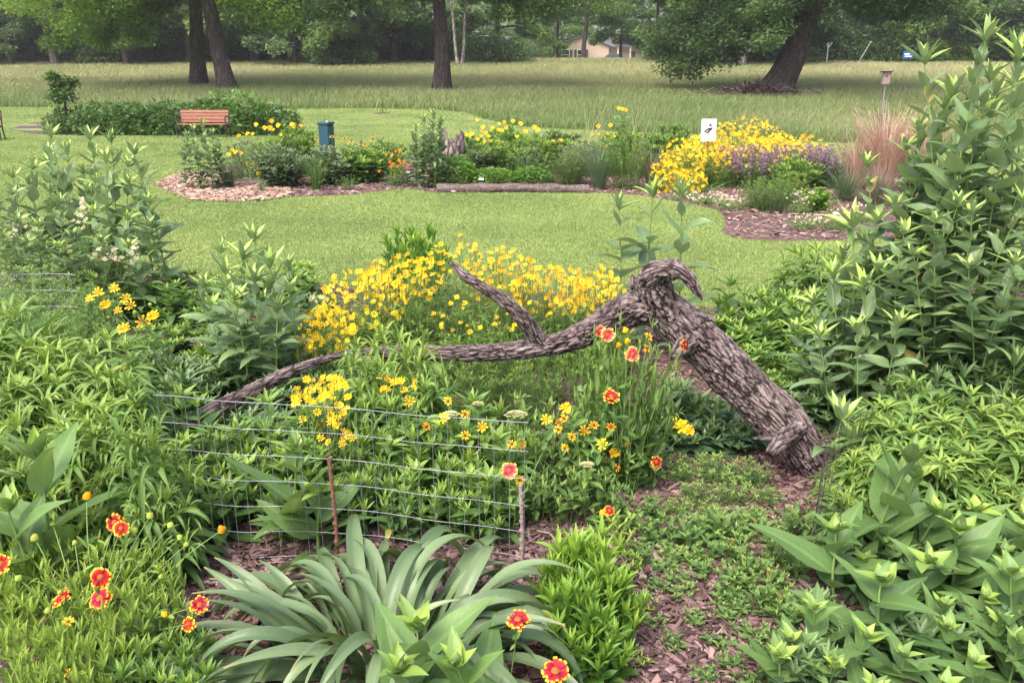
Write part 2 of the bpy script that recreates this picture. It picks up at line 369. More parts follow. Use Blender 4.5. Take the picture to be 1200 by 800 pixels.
MAT['drystem'] = tintmat('dry_stem', [(0, (.3, .22, .13)), (1, (.55, .45, .3))])
MAT['redgrass'] = tintmat('russet_grass', [(0, (.30, .17, .14)), (.5, (.56, .34, .275)), (1, (.72, .57, .46))], transl=.3)
MAT['lawn'] = tintmat('lawn_blade', [(0, (.17, .24, .075)), (.45, (.295, .385, .125)), (.8, (.39, .45, .165)), (1, (.47, .45, .24))], noise=.2, transl=.3, world_noise=.9, wscale=.45)
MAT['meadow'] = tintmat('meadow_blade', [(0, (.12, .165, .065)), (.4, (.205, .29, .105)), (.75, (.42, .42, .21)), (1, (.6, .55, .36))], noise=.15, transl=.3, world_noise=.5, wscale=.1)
MAT['chip'] = tintmat('wood_chip', [(0, (.055, .033, .034)), (.35, (.15, .09, .088)), (.65, (.28, .185, .175)), (.88, (.44, .325, .30)), (1, (.6, .5, .46))], noise=.25, scale=60)
MAT['tanchip'] = tintmat('tan_chip', [(0, (.26, .15, .11)), (.5, (.48, .33, .26)), (1, (.70, .57, .47))], noise=.25, scale=60)
MAT['soil'] = plainmat('mulch_soil', (.045, .028, .025), (.2, .125, .105), 30, .95, .8, .02)
MAT['darkmulch'] = plainmat('dark_mulch', (.05, .03, .035), (.16, .1, .1), 14, .95, .8, .05)
MAT['bark'] = barkmat('tree_bark', (.04, .03, .032), (.095, .072, .075), (.17, .135, .135), 11.0, (1, 1, .13), .8, .04, warp=.3)
MAT['greybark'] = barkmat('pale_bark', (.12, .1, .1), (.3, .26, .25), (.42, .38, .36), 6.0, (1, 1, .3), .5, .03)
MAT['oldlog'] = barkmat('old_log_bark', (.08, .055, .057), (.20, .15, .145), (.33, .27, .26), 26.0, (.3, 1, 1), .6, .015, warp=.25)
MAT['drift'] = barkmat('driftwood_bark', (.035, .022, .024), (.22, .155, .15), (.5, .4, .385), 30.0, (1, 1, 1), .75, .012)
MAT['stump'] = barkmat('stump_wood', (.05, .034, .04), (.20, .15, .155), (.40, .32, .31), 16.0, (1, 1, .25), .6, .02)
MAT['yel'] = petalmat('yellow_petal', [(0, (.80, .40, .008)), (.35, (.86, .56, .012)), (1, (.92, .68, .03))])
MAT['yelcore'] = plainmat('yellow_disk', (.5, .22, .01), (.8, .45, .02), 300, .8, .6, .003)
MAT['org'] = petalmat('orange_petal', [(0, (.75, .2, .01)), (1, (.85, .33, .03))])
MAT['gold'] = petalmat('gold_petal', [(0, (.75, .28, .01)), (.45, (.85, .45, .012)), (1, (.9, .58, .03))])
MAT['blanket'] = petalmat('red_petal', [(0, (.30, .008, .015)), (.55, (.50, .018, .028)), (.72, (.7, .06, .03)), (.82, (.88, .5, .03)), (1, (.93, .66, .06))])
MAT['blanketpink'] = petalmat('pink_petal', [(0, (.5, .02, .05)), (.5, (.72, .10, .15)), (.75, (.78, .24, .17)), (.88, (.9, .58, .08)), (1, (.93, .7, .12))])
MAT['redcore'] = plainmat('red_disk', (.2, .02, .015), (.62, .2, .03), 260, .85, .8, .004)
MAT['browncore'] = plainmat('brown_disk', (.05, .02, .015), (.22, .09, .03), 260, .85, .8, .004)
MAT['purple'] = petalmat('purple_petal', [(0, (.24, .14, .25)), (1, (.38, .26, .37))])
MAT['whitef'] = petalmat('white_petal', [(0, (.72, .7, .5)), (1, (.82, .82, .74))])
MAT['umbel'] = petalmat('cream_floret', [(0, (.5, .55, .2)), (1, (.78, .78, .45))])
MAT['bud'] = petalmat('green_bud', [(0, (.25, .4, .06)), (1, (.55, .62, .12))])
MAT['wire'] = plainmat('galvanised_wire', (.28, .28, .34), (.46, .46, .54), 90, .45, .1, .001, metal=.6)
MAT['darkwire'] = plainmat('dark_wire', (.06, .05, .06), (.15, .12, .13), 90, .6, .1, .001, metal=.4)
MAT['palerust'] = plainmat('pale_rusty_iron', (.2, .13, .12), (.42, .34, .32), 120, .9, .5, .002)
MAT['rust'] = plainmat('rusty_iron', (.10, .04, .03), (.27, .135, .10), 120, .9, .5, .002)

# ================================================================== THE SETTING
HAZE = .0006
def gpoly(pix): return np.array([on_ground(px, py) for px, py in pix])
def smooth_poly(P, n=160):
    P = np.asarray(P); Q = np.vstack((P, P[:1])); return cat_path(Q, n)[:-1]

# garden beds, read off the ground plane
BED_MAIN = smooth_poly(np.array([(-5.2, .35, 0), (-5.5, 3, 0), (-5.6, 6.6, 0), (-3.9, 7.3, 0), (-2.4, 7.0, 0), (-1.2, 6.7, 0), (0, 6.6, 0), (.9, 6.3, 0), (1.6, 6.1, 0), (2.5, 6.8, 0), (3.7, 7.3, 0), (5.0, 6.8, 0), (5, 3, 0), (4.6, .35, 0), (0, .2, 0)]), 220)
BED_ISLAND = smooth_poly(gpoly([(184, 218), (215, 230), (262, 235), (330, 231), (405, 229), (470, 222), (520, 226), (600, 226), (690, 226), (745, 229), (790, 236), (838, 246), (850, 262), (846, 272), (868, 280), (930, 283), (1010, 281), (1085, 272), (1110, 235), (1075, 200), (960, 192), (840, 188), (700, 187), (560, 186), (430, 185), (300, 190), (225, 203)]), 260)
BED_BENCH = smooth_poly(gpoly([(12, 151), (40, 157), (100, 159), (160, 158), (205, 154), (260, 150.5), (330, 150), (345, 144), (250, 139), (110, 139), (40, 144)]), 120)
MEADOW_EDGE = gpoly([(-160, 126), (0, 127), (200, 129), (330, 129), (420, 128.5), (500, 130), (545, 134), (575, 143), (620, 151), (740, 156), (850, 161), (965, 168), (1100, 172), (1300, 172)])

# ground: one sheet out to the horizon
xs = np.concatenate((-np.geomspace(900, 40, 14), np.linspace(-36, 36, 30), np.geomspace(40, 900, 14)))
ys = np.concatenate((-np.geomspace(300, 5, 8), np.linspace(0, 130, 66), np.geomspace(140, 1200, 14)))
GX, GY = np.meshgrid(xs, ys); nx, ny = len(xs), len(ys)
mb = MB(); i, j = np.meshgrid(np.arange(ny - 1), np.arange(nx - 1), indexing='ij')
mb.add(np.stack((GX, GY, gz(GX, GY)), -1).reshape(-1, 3), np.stack((i * nx + j, i * nx + j + 1, (i + 1) * nx + j + 1, (i + 1) * nx + j), -1).reshape(-1, 4))
def groundmat():
    m, nt, out = newmat('turf'); L = nt.links
    tc = N(nt, 'ShaderNodeTexCoord')
    n1 = N(nt, 'ShaderNodeTexNoise'); n1.inputs['Scale'].default_value = .45; n1.inputs['Detail'].default_value = 4; L.new(tc.outputs['Object'], n1.inputs['Vector'])
    n2 = N(nt, 'ShaderNodeTexNoise'); n2.inputs['Scale'].default_value = 45; n2.inputs['Detail'].default_value = 4; L.new(tc.outputs['Object'], n2.inputs['Vector'])
    t = math_n(nt, 'ADD', math_n(nt, 'MULTIPLY', n1.outputs['Fac'], .7), math_n(nt, 'MULTIPLY', n2.outputs['Fac'], .4))
    rp = ramp(nt, [(.3, (.09, .13, .05)), (.55, (.19, .25, .09)), (.72, (.26, .31, .12)), (.85, (.32, .31, .16))]); L.new(t, rp.inputs[0])
    pb = N(nt, 'ShaderNodeBsdfPrincipled'); L.new(rp.outputs[0], pb.inputs['Base Color']); pb.inputs['Roughness'].default_value = .95; pb.inputs['Specular IOR Level'].default_value = .1
    bp = N(nt, 'ShaderNodeBump'); bp.inputs['Strength'].default_value = .6; bp.inputs['Distance'].default_value = .03; L.new(n2.outputs['Fac'], bp.inputs['Height']); L.new(bp.outputs[0], pb.inputs['Normal'])
    L.new(pb.outputs[0], out.inputs[0]); return m
tag(link('ground', mb.mesh('ground', groundmat())), kind='structure')

from mathutils.geometry import tessellate_polygon
def sheet(name, poly, z, mat):
    mb = MB(); V = np.array(poly); V[:, 2] = z + gz(V[:, 0], V[:, 1])
    T = np.array(tessellate_polygon([[Vector((p[0], p[1], 0)) for p in poly]])); a_, b_, c_ = V[T[:, 0]], V[T[:, 1]], V[T[:, 2]]
    flip = np.cross(b_ - a_, c_ - a_)[:, 2] < 0; T[flip] = T[flip][:, ::-1]; mb.add(V, T)
    return tag(link(name, mb.mesh(name, mat)), kind='structure')
sheet('garden_bed', BED_MAIN, .004, MAT['soil'])
sheet('island_bed', BED_ISLAND, .004, MAT['soil'])
sheet('bench_bed', BED_BENCH, .004, MAT['darkmulch'])
# the soil under the tall meadow grass
def sheet_ngon(name, poly, z, mat):
    # triangulated strip: edge row against far rows so that the sheet follows the rise
    mb = MB(); e = poly; rows = 14; K = len(e); V = []
    for r in range(rows + 1):
        t = r / rows; y = e[:, 1] * (1 - t) + 100 * t; x = e[:, 0] * (1 - t) + e[:, 0] / np.maximum(e[:, 1], 1) * 100 * t
        V.append(np.stack((x, y, gz(x, y) + z), -1))
    V = np.concatenate(V); i, j = np.meshgrid(np.arange(rows), np.arange(K - 1), indexing='ij')
    mb.add(V, np.stack((i * K + j, i * K + j + 1, (i + 1) * K + j + 1, (i + 1) * K + j), -1).reshape(-1, 4))
    return tag(link(name, mb.mesh(name, mat)), kind='structure')
MAT['fieldsoil'] = plainmat('field_ground', (.12, .18, .05), (.26, .3, .1), 1.5, .95, .5, .05)
EDGE_D = cat_path(MEADOW_EDGE, 60) + (0, .1, 0)
sheet_ngon('meadow_ground', EDGE_D, .006, MAT['fieldsoil'])

# mown turf: short blades, nowhere on the beds or in the meadow
rng = np.random.default_rng(5)
def edge_y(x): return np.interp(x, EDGE_D[:, 0], EDGE_D[:, 1])
def turf():
    n = 1550000
    Y = 5.0 * (44 / 5.0) ** (rng.random(n) ** .85); x = (rng.random(n) * 2 - 1) * (Y * .92 + 2.5)
    keep = (Y < edge_y(x) + .2) & ~inside(BED_MAIN, x, Y) & ~inside(BED_ISLAND, x, Y) & ~inside(BED_BENCH, x, Y)
    x, Y = x[keep], Y[keep]; n = len(x)
    az = rng.random(n) * 6.283; h = (.009 + .013 * rng.random(n)) * (1 + .01 * Y); wd = (.002 + .00055 * Y)
    lean = rng.normal(0, .45, (n, 2)) * h[:, None]
    b0 = np.stack((x + np.cos(az) * wd, Y + np.sin(az) * wd, gz(x, Y)), -1); b1 = np.stack((x - np.cos(az) * wd, Y - np.sin(az) * wd, gz(x, Y)), -1)
    tp = np.stack((x + lean[:, 0], Y + lean[:, 1], h + gz(x, Y)), -1)
    V = np.stack((b0, b1, tp), 1); F = np.arange(n * 3).reshape(-1, 3); lf = np.empty((n, 3, 3)); lf[..., 0] = .5
    lf[..., 1] = (0, 0, 1); lf[..., 2] = np.clip(.47 + rng.normal(0, .085, n), 0, 1)[:, None] + np.array((-.06, -.06, .06))
    mb = MB(); mb.add(V.reshape(-1, 3), F, lf.reshape(-1, 3)); return mb.mesh('lawn_grass', MAT['lawn'])
tag(link('lawn_grass', turf()), 'short mown bright green lawn grass between the flower beds', 'grass', kind='stuff')

# clover and weed leaves in the lawn give it its broken, unmown-carpet look
def meadow():
    n = 900000
    Y = 18 * (104 / 18) ** (rng.random(n) ** .75); x = (rng.random(n) * 2 - 1) * (Y * .92 + 4)
    keep = Y > edge_y(x) + rng.random(n) * .5
    x, Y = x[keep], Y[keep]; n = len(x); z = gz(x, Y)
    patch = fbm(np.stack((x * .09, Y * .09, 0 * x), -1), 3)
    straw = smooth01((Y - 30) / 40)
    az = rng.random(n) * 6.283; h = (.20 + .26 * rng.random(n)) * (.75 + .5 * patch); wd = .0025 + .00032 * Y
    lean = rng.normal(0, .28, (n, 2)) * h[:, None] + np.array((.08, -.02)) * h[:, None]
    c, s = np.cos(az) * wd, np.sin(az) * wd
    P = lambda f, k: np.stack((x + lean[:, 0] * f * f + c * k, Y + lean[:, 1] * f * f + s * k, z + h * f), -1)
    V = np.stack((P(0, 1), P(0, -1), P(.55, -.9), P(.55, .9), P(1, 0)), 1); k0 = (np.arange(n) * 5)[:, None]
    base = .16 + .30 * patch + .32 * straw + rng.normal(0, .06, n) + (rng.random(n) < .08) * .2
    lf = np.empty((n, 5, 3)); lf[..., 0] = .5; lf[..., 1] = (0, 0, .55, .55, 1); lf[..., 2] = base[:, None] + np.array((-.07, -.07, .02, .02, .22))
    mb = MB(); mb.add(V.reshape(-1, 3), k0 + np.array((0, 1, 2, 3)), lf.reshape(-1, 3)); F, mi = mb.f[0]
    mb.f.append((k0 + np.array((3, 2, 4)), 0)); return mb.mesh('meadow_grass', MAT['meadow'])
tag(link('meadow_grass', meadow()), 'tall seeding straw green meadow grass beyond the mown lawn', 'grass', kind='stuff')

# wood chips: real shards lying on the beds
def chips(name, poly, n, size, mat, label, ylim=None, xlim=None, z0=.006, lo=.1, hi=.85):
    lo_, hi_ = poly.min(0), poly.max(0)
    if ylim: lo_[1], hi_[1] = max(lo_[1], ylim[0]), min(hi_[1], ylim[1])
    if xlim: lo_[0], hi_[0] = max(lo_[0], xlim[0]), min(hi_[0], xlim[1])
    x = lo_[0] + rng.random(n) * (hi_[0] - lo_[0]); y = lo_[1] + rng.random(n) * (hi_[1] - lo_[1])
    k = inside(poly, x, y); x, y = x[k], y[k]; n = len(x)
    V0 = np.array([(-.5, -.2, 0), (-.3, .22, .02), (.42, .16, 0), (.55, -.12, .03), (-.45, -.14, .1), (-.25, .17, .13), (.38, .12, .11), (.48, -.1, .12)])
    F0 = np.array([(4, 7, 6, 5), (0, 4, 5, 1), (1, 5, 6, 2), (2, 6, 7, 3), (3, 7, 4, 0)])
    mb = MB(); s = size * rng.lognormal(-.12, .55, n); s = np.minimum(s, size * 2.6)
    T = [(V0 * q, F0, np.full((8, 2), .5)) for q in ((1, 1, .8), (1.35, .45, .6), (.7, 1.2, .7), (1.7, .28, .5), (.5, .6, .6))]
    scatter(mb, T, np.stack((x, y, gz(x, y) + z0 + rng.random(n) * .02), -1), rng.random(n) * 6.28, rng.normal(0, .22, n), rng.normal(0, .3, n), s, lo + (hi - lo) * rng.random(n) ** 1.3, rng)
    return tag(link(name, mb.mesh(name, mat, smooth=False)), label, 'mulch', kind='stuff')
chips('wood_mulch', BED_MAIN, 120000, .030, MAT['chip'], 'pinkish brown wood chip mulch under the plants of the front bed', ylim=(.6, 7.4), xlim=(-5, 5), lo=.0, hi=.75)
chips('path_mulch', BED_MAIN, 110000, .028, MAT['chip'], 'finer brown wood chip mulch on the narrow path through the front bed', ylim=(1.5, 4.2), xlim=(-1.7, 2.0), lo=.0, hi=.75)
chips('island_mulch', BED_ISLAND, 34000, .055, MAT['chip'], 'pinkish wood chip mulch along the edge of the island bed', ylim=(9, 15.5), lo=.2, hi=.9)
TIP = gpoly([(182, 216), (212, 232), (262, 238), (330, 233), (335, 222), (270, 218), (240, 204), (215, 203)])
chips('fresh_mulch', smooth_poly(TIP, 60), 7000, .06, MAT['tanchip'], 'fresh tan wood chips at the pointed end of the island bed', z0=.02)

# ------------------------------------------------------------------ trees
LEAF_DIA = (np.array([(0, 0, 0), (.45, .27, .06), (1, 0, -.1), (.45, -.27, .06)]), np.array([(0, 3, 2, 1)]), np.array([(0, 0), (1, .5), (0, 1), (-1, .5)]))
def treeleaf(name, d, m_, t, transl=.35): return leafmat(name, d, m_, t, rough=.55, spec=.3, transl=transl, rib=0, objvar=.1, glow=.15)
MAT['oak'] = treeleaf('oak_leaf', (.04, .085, .032), (.10, .175, .06), (.20, .32, .09), .4)
MAT['limeleaf'] = treeleaf('sunlit_leaf', (.07, .14, .025), (.195, .33, .05), (.40, .56, .09), .5)
MAT['midleaf'] = treeleaf('elm_leaf', (.065, .12, .035), (.15, .25, .07), (.29, .42, .10), .45)
MAT['bluel'] = treeleaf('dusky_leaf', (.06, .105, .055), (.125, .20, .095), (.22, .32, .14), .42)

def bark_tube(mb, pts, rad, n, seed, flare=0.0, amp=.06):
    pts = np.asarray(pts); rad = np.array(rad, float); m = len(pts)
    if flare: rad = rad * (1 + flare * np.exp(-np.arange(m) / max(m - 1, 1) * 22))
    tmp = MB(); tube(tmp, pts, rad, n, cap=False)
    V = tmp.v[0].reshape(m, n, 3); c = pts[:, None]; d = V - c
    th = np.arange(n) * 2 * np.pi / n
    q = np.stack((np.cos(th)[None] * 3 + 0 * rad[:, None], np.sin(th)[None] * 3 + 0 * rad[:, None], np.linspace(0, 5, m)[:, None] + 0 * th[None]), -1)
    k = 1 + amp * 2 * (fbm(q + seed * 9.7, 3) - .5) + .05 * np.cos(5 * th + seed)[None] * (np.exp(-np.linspace(0, 8, m)))[:, None] * (4 if flare else 1)
    mb.add((c + d * k[..., None]).reshape(-1, 3), tmp.f[0][0], tmp.t[0])

def tree_parts(seed, H, r, lean=(0, 0), base=3.0, RC=5.0, nl=12, clumps=3, nleaf=90, leaf=.3, low=10, drop=.5, extra=(), mats=('bark', 'oak'), sides=12, fork=None, asym=(0, 0), tintshift=0.0):
    g = np.random.default_rng(seed); tk, cr = MB(), MB()
    P = [np.array((0, 0, -.15))]
    for k in range(1, 7):
        t = k / 6; P.append(np.array((lean[0] * t ** .85 + g.normal(0, .06 * H / 12), lean[1] * t + g.normal(0, .06 * H / 12), H * .8 * t)))
    tp = cat_path(P, 40); tr = r * (1 - .72 * np.linspace(0, 1, 40) ** 1.1)
    bark_tube(tk, tp, tr, sides, seed, flare=.55)
    C, Rr = [], []
    for k in range(nl):
        t = min((base / H / .8) + (1 - base / H / .8) * (k + .5 * g.random()) / nl, .99); i0 = int(t * 39); p0 = tp[i0]
        az = k * 2.4 + g.normal(0, .4); up = R(low) + (R(68) - R(low)) * (k / nl) ** 1.2
        prof = math.sin(math.pi * (.22 + .7 * k / nl)); Ln = RC * (.65 + .5 * prof) * (.8 + .4 * g.random())
        d = np.array((math.cos(az) * math.cos(up), math.sin(az) * math.cos(up), math.sin(up)))
        d[:2] += np.array(asym) * (1 - k / nl)
        p2 = p0 + d * Ln + np.array((0, 0, -drop * Ln * .25 * (1 - k / nl))); p1 = p0 + d * Ln * .5 + np.array((0, 0, .16 * Ln))
        lp = bez(p0, p1, p2, 9); lr = max(tr[i0] * .5, .05) * (1 - .85 * np.linspace(0, 1, 9)); tube(tk, lp, lr, 7, cap=False)
        for s in (.55, .75, .9, 1.0):
            q = lp[int(s * 8)]; C.append(q + g.normal(0, .25, 3)); Rr.append(.9 + .6 * g.random())
        for b in range(clumps):
            s = .35 + .6 * g.random(); q0 = lp[int(s * 8)]; a2 = az + g.choice((-1, 1)) * (.5 + .6 * g.random())
            q2 = q0 + np.array((math.cos(a2), math.sin(a2), .25 + .3 * g.random() - drop * (1 - k / nl) * .9)) * Ln * (.35 + .2 * g.random())
            tube(tk, bez(q0, (q0 + q2) / 2 + (0, 0, .15), q2, 5), max(.02, tr[i0] * .2) * (1 - .7 * np.linspace(0, 1, 5)), 5, cap=False)
            for s2 in (.6, 1.0):
                C.append(q0 + (q2 - q0) * s2); Rr.append(.8 + .7 * g.random())
    for (az, z0, Ln, zend) in extra:                 # low boughs that hang down
        i0 = int(min(z0 / H / .8, .99) * 39); p0 = tp[i0]; p2 = np.array((p0[0] + math.cos(az) * Ln, p0[1] + math.sin(az) * Ln, zend)); p1 = np.array((*(p0[:2] * .4 + p2[:2] * .6), z0 + .12 * Ln))
        lp = bez(p0, p1, p2, 10); tube(tk, lp, max(tr[i0] * .42, .05) * (1 - .85 * np.linspace(0, 1, 10)), 7, cap=False)
        for s in np.linspace(.35, 1, 7):
            q = lp[int(s * 9)]
            for _ in range(3): C.append(q + g.normal(0, .55, 3) * (1, 1, .6)); Rr.append(.55 + .4 * g.random())
    C = np.array(C); Rr = np.array(Rr) * RC / 5.5; K = len(C)
    n = K * nleaf; ci = np.repeat(np.arange(K), nleaf)
    d = g.normal(0, 1, (n, 3)); d /= np.linalg.norm(d, axis=1)[:, None]; d *= (g.random(n) ** .45)[:, None] * (1, 1, .62)
    pos = C[ci] + d * Rr[ci][:, None]
    lump = fbm(pos * 1.3 + seed, 2); keep = lump > .36; pos, d, ci = pos[keep], d[keep], ci[keep]; n = len(pos)
    tint = .42 + tintshift + g.normal(0, .12, K)[ci] + g.normal(0, .1, n)
    scatter(cr, [LEAF_DIA], pos, g.random(n) * 6.28, g.normal(-.25, .5, n), g.normal(0, .6, n), leaf * (.65 + .7 * g.random(n)), np.clip(tint, 0, 1), g)
    return tk.mesh('trunk', MAT[mats[0]]), cr.mesh('crown', MAT[mats[1]])
def put_tree(meshes, x, y, label, rz=0.0, sc=1.0, group=None, name='shade_tree'):
    t = thing(name, label, 'tree', (x, y, float(gz(x, y))), rz, group, sc)
    link('trunk', meshes[0], t); link('crown', meshes[1], t); return t
def base_of(px, Y): return at_x(px, Y, float(gz(0, Y))), Y

# the big trees in the meadow
x, y, _ = on_ground(268, 109.5); put_tree(tree_parts(11, 17, .50, (-2.0, 1.0), 6.0, 8, 16, 3, 300, .23, 8, 1.0, mats=('bark', 'limeleaf'), asym=(-.5, -.3), tintshift=.05, extra=((2.9, 6.5, 5.5, 4.6), (3.5, 6.2, 6.0, 4.0), (4.3, 6.5, 4.5, 5.4), (.3, 6.5, 4.5, 5.2))), x, y, 'stout bark-ridged tree leaning to the left behind the clipped bushes, its base nearest the bench', name='elm_tree')
x, y, _ = on_ground(233, 104.5); put_tree(tree_parts(12, 17, .48, (.3, 1.2), 6.0, 7.5, 15, 3, 280, .23, 8, 1.0, mats=('bark', 'limeleaf'), asym=(-.6, -.2), tintshift=.05, extra=((3.1, 5.6, 6.2, 2.9), (2.8, 6.0, 5.0, 3.6), (3.6, 5.6, 7.5, 3.2), (3.3, 5.8, 4.0, 4.3))), x, y, 'upright tree with lime green canopy just left of the leaning trunk behind the bench', name='elm_tree')
x, y, _ = on_ground(517, 110); put_tree(tree_parts(13, 17, .46, (-.2, .5), 5.8, 7.5, 15, 3, 300, .22, 6, .8, mats=('bark', 'midleaf'), extra=((-.1, 6.2, 6, 4.8), (3.3, 6.2, 5.5, 4.4), (.5, 6.4, 5, 4.9), (4.4, 6.4, 4, 5.2))), x, y, 'straight dark trunk standing alone in the meadow behind the middle of the island bed', name='elm_tree')
x, y, _ = on_ground(905, 111); put_tree(tree_parts(14, 16, .82, (4.2, .6), 4.8, 8.0, 17, 4, 300, .24, 12, .7, mats=('bark', 'oak'), asym=(-.3, -.25), extra=((3.0, 5.2, 6.5, 1.6), (3.4, 5.2, 5.6, 2.2), (2.8, 5.4, 7.6, 2.6), (3.3, 5.6, 4.5, 3.2), (3.9, 5.4, 5.5, 3.0), (5.0, 5.4, 5.0, 4.4), (.2, 6.0, 6.0, 4.6), (5.8, 6.0, 6.5, 4.4))), x, y, 'massive leaning tree with low dark canopy and a brush pile at its foot', name='oak_tree')

# the woods beyond the meadow: five kinds, each tree its own thing
KINDS = [tree_parts(21, 15, .34, (.4, 0), 2.2, 5.2, 15, 3, 190, .40, -8, .9, mats=('bark', 'oak')),
         tree_parts(22, 18, .40, (-.6, 0), 3.2, 5.8, 16, 3, 190, .42, 0, .7, mats=('bark', 'midleaf')),
         tree_parts(23, 13, .28, (.2, .3), 1.6, 4.6, 15, 3, 190, .36, -10, .9, mats=('bark', 'bluel')),
         tree_parts(24, 17, .36, (.9, 0), 2.6, 5.4, 15, 3, 190, .40, -4, .8, mats=('bark', 'midleaf')),
         tree_parts(25, 16, .38, (-1.6, .4), 3.6, 5.6, 14, 3, 190, .42, 0, .8, mats=('greybark', 'midleaf'))]
KLAB = ['dark green broad-crowned woodland tree at the far edge of the meadow', 'tall mid green woodland tree at the far edge of the meadow', 'dusky blue-green low woodland tree at the far edge of the meadow', 'full-skirted mid green woodland tree at the far edge of the meadow', 'grey-barked woodland tree at the far edge of the meadow']
g = random.Random(4)
wood = [(-30, 92, 0), (15, 84, 2), (66, 86, 4), (105, 90, 0), (150, 84, 1), (190, 93, 2), (222, 86, 3), (300, 88, 1), (345, 84, 2), (390, 90, 0), (425, 84, 3), (462, 88, 0), (500, 96, 1), (585, 104, 3),
        (690, 148, 3), (800, 96, 2), (843, 84, 1), (868, 82, 4), (892, 90, 0), (930, 96, 2), (985, 92, 0), (1030, 98, 3), (1088, 92, 1), (1135, 96, 2), (1180, 90, 0), (1225, 94, 1), (1270, 90, 2), (-75, 88, 1), (-120, 94, 0), (655, 140, 1), (760, 138, 0)]
for px, Y, k in wood:
    x, y = base_of(px, Y); put_tree(KINDS[k], x, y, KLAB[k], g.random() * 6.28, .85 + .3 * g.random(), 'woodland trees: ' + KLAB[k].split(' woodland')[0], 'woodland_tree')
x, y = base_of(684, 104); put_tree(tree_parts(35, 13, .3, (.3, .2), 4.6, 5.0, 13, 3, 130, .34, 6, .7, mats=('bark', 'midleaf')), x, y, 'dark-trunked tree standing right in front of the peach house wall', name='elm_tree')
x, y = base_of(728, 112); put_tree(tree_parts(36, 10, .2, (-.3, .2), 2.6, 3.2, 12, 3, 130, .34, 0, .8, mats=('bark', 'midleaf')), x, y, 'small bushy tree screening the porch of the peach house', name='elm_tree')
x, y = base_of(537, 82)
put_tree(tree_parts(31, 12, .17, (-.9, 0), 6, 3.2, 8, 2, 90, .34, 10, .5, mats=('greybark', 'midleaf')), x, y, 'slim pale-barked tree leaning left beyond the lone meadow trunk', name='birch_tree')
x, y = base_of(541, 83.5)
put_tree(tree_parts(32, 12, .17, (.8, 0), 6, 3.2, 8, 2, 90, .34, 10, .5, mats=('greybark', 'midleaf')), x, y, 'slim pale-barked tree leaning right beyond the lone meadow trunk', name='birch_tree')

# understorey shrubs closing the view under the crowns
def leaf_mound(seed, Rx, Rz, n, leaf, tmpl=None, shell=.55, mat='hedge', tint=.4, ragged=.35, elev=.3):
    g = np.random.default_rng(seed); mb = MB()
    d = g.normal(0, 1, (n, 3)); d[:, 2] = np.abs(d[:, 2]); d /= np.linalg.norm(d, axis=1)[:, None]
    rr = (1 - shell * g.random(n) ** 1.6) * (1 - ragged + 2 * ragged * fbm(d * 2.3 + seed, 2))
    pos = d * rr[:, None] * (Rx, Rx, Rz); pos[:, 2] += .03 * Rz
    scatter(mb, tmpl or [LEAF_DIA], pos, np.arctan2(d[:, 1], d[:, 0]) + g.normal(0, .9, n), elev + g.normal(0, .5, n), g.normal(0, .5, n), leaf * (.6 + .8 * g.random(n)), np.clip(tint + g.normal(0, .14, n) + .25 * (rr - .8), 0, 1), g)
    return mb.mesh('foliage', MAT[mat])
def twig_stem(seed, h, n=7, r=.02, mat='bark'):
    g = np.random.default_rng(seed); mb = MB()
    for k in range(n):
        a = g.random() * 6.28; d = np.array((math.cos(a), math.sin(a), 0)) * h * .5
        tube(mb, bez((d[0] * .05, d[1] * .05, -.02), (d[0] * .4, d[1] * .4, h * .5), (d[0], d[1], h * (.6 + .3 * g.random())), 5), r * (1 - .7 * np.linspace(0, 1, 5)), 5, cap=False)
    return mb.mesh('stem', MAT[mat])
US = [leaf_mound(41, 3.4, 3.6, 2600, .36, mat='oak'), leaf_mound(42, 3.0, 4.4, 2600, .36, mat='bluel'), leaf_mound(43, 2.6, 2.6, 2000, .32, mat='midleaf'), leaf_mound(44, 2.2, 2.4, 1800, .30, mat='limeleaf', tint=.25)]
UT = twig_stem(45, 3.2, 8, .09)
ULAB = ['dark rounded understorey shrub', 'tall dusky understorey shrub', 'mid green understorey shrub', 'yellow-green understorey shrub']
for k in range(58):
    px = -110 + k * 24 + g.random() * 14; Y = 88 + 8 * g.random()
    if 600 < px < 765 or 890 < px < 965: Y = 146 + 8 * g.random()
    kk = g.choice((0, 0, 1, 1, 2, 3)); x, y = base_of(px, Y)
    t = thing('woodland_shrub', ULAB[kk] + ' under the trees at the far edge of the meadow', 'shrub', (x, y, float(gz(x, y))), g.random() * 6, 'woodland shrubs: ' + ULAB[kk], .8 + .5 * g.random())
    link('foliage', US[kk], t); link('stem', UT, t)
# far wood: one leafy mass that nobody could count
def far_wood():
    g = np.random.default_rng(8); mb = MB(); n = 60000
    x = (g.random(n) * 2 - 1) * 190; y = 158 + 26 * g.random(n); top = 13 + 11 * fbm(np.stack((x * .09, 0 * x, 0 * x), -1), 2) + 3 * fbm(np.stack((x * .5, 0 * x, y * .3), -1), 2)
    z = .5 + top * g.random(n) ** .8
    keep = fbm(np.stack((x * .35, y * .2, z * .35), -1), 2) > .34; x, y, z = x[keep], y[keep], z[keep]; n = len(x)
    scatter(mb, [LEAF_DIA], np.stack((x, y, z), -1), g.random(n) * 6.28, g.normal(0, .6, n), g.normal(0, .6, n), .9 + .9 * g.random(n), np.clip(.4 + g.normal(0, .15, n) + .35 * (fbm(np.stack((x * .15, y * .1, z * .15), -1), 2) - .5), 0, 1), g)
    return mb.mesh('distant_wood', MAT['midleaf'])
tag(link('distant_wood', far_wood()), 'far-off wood closing the view behind the houses', 'wood', kind='stuff')

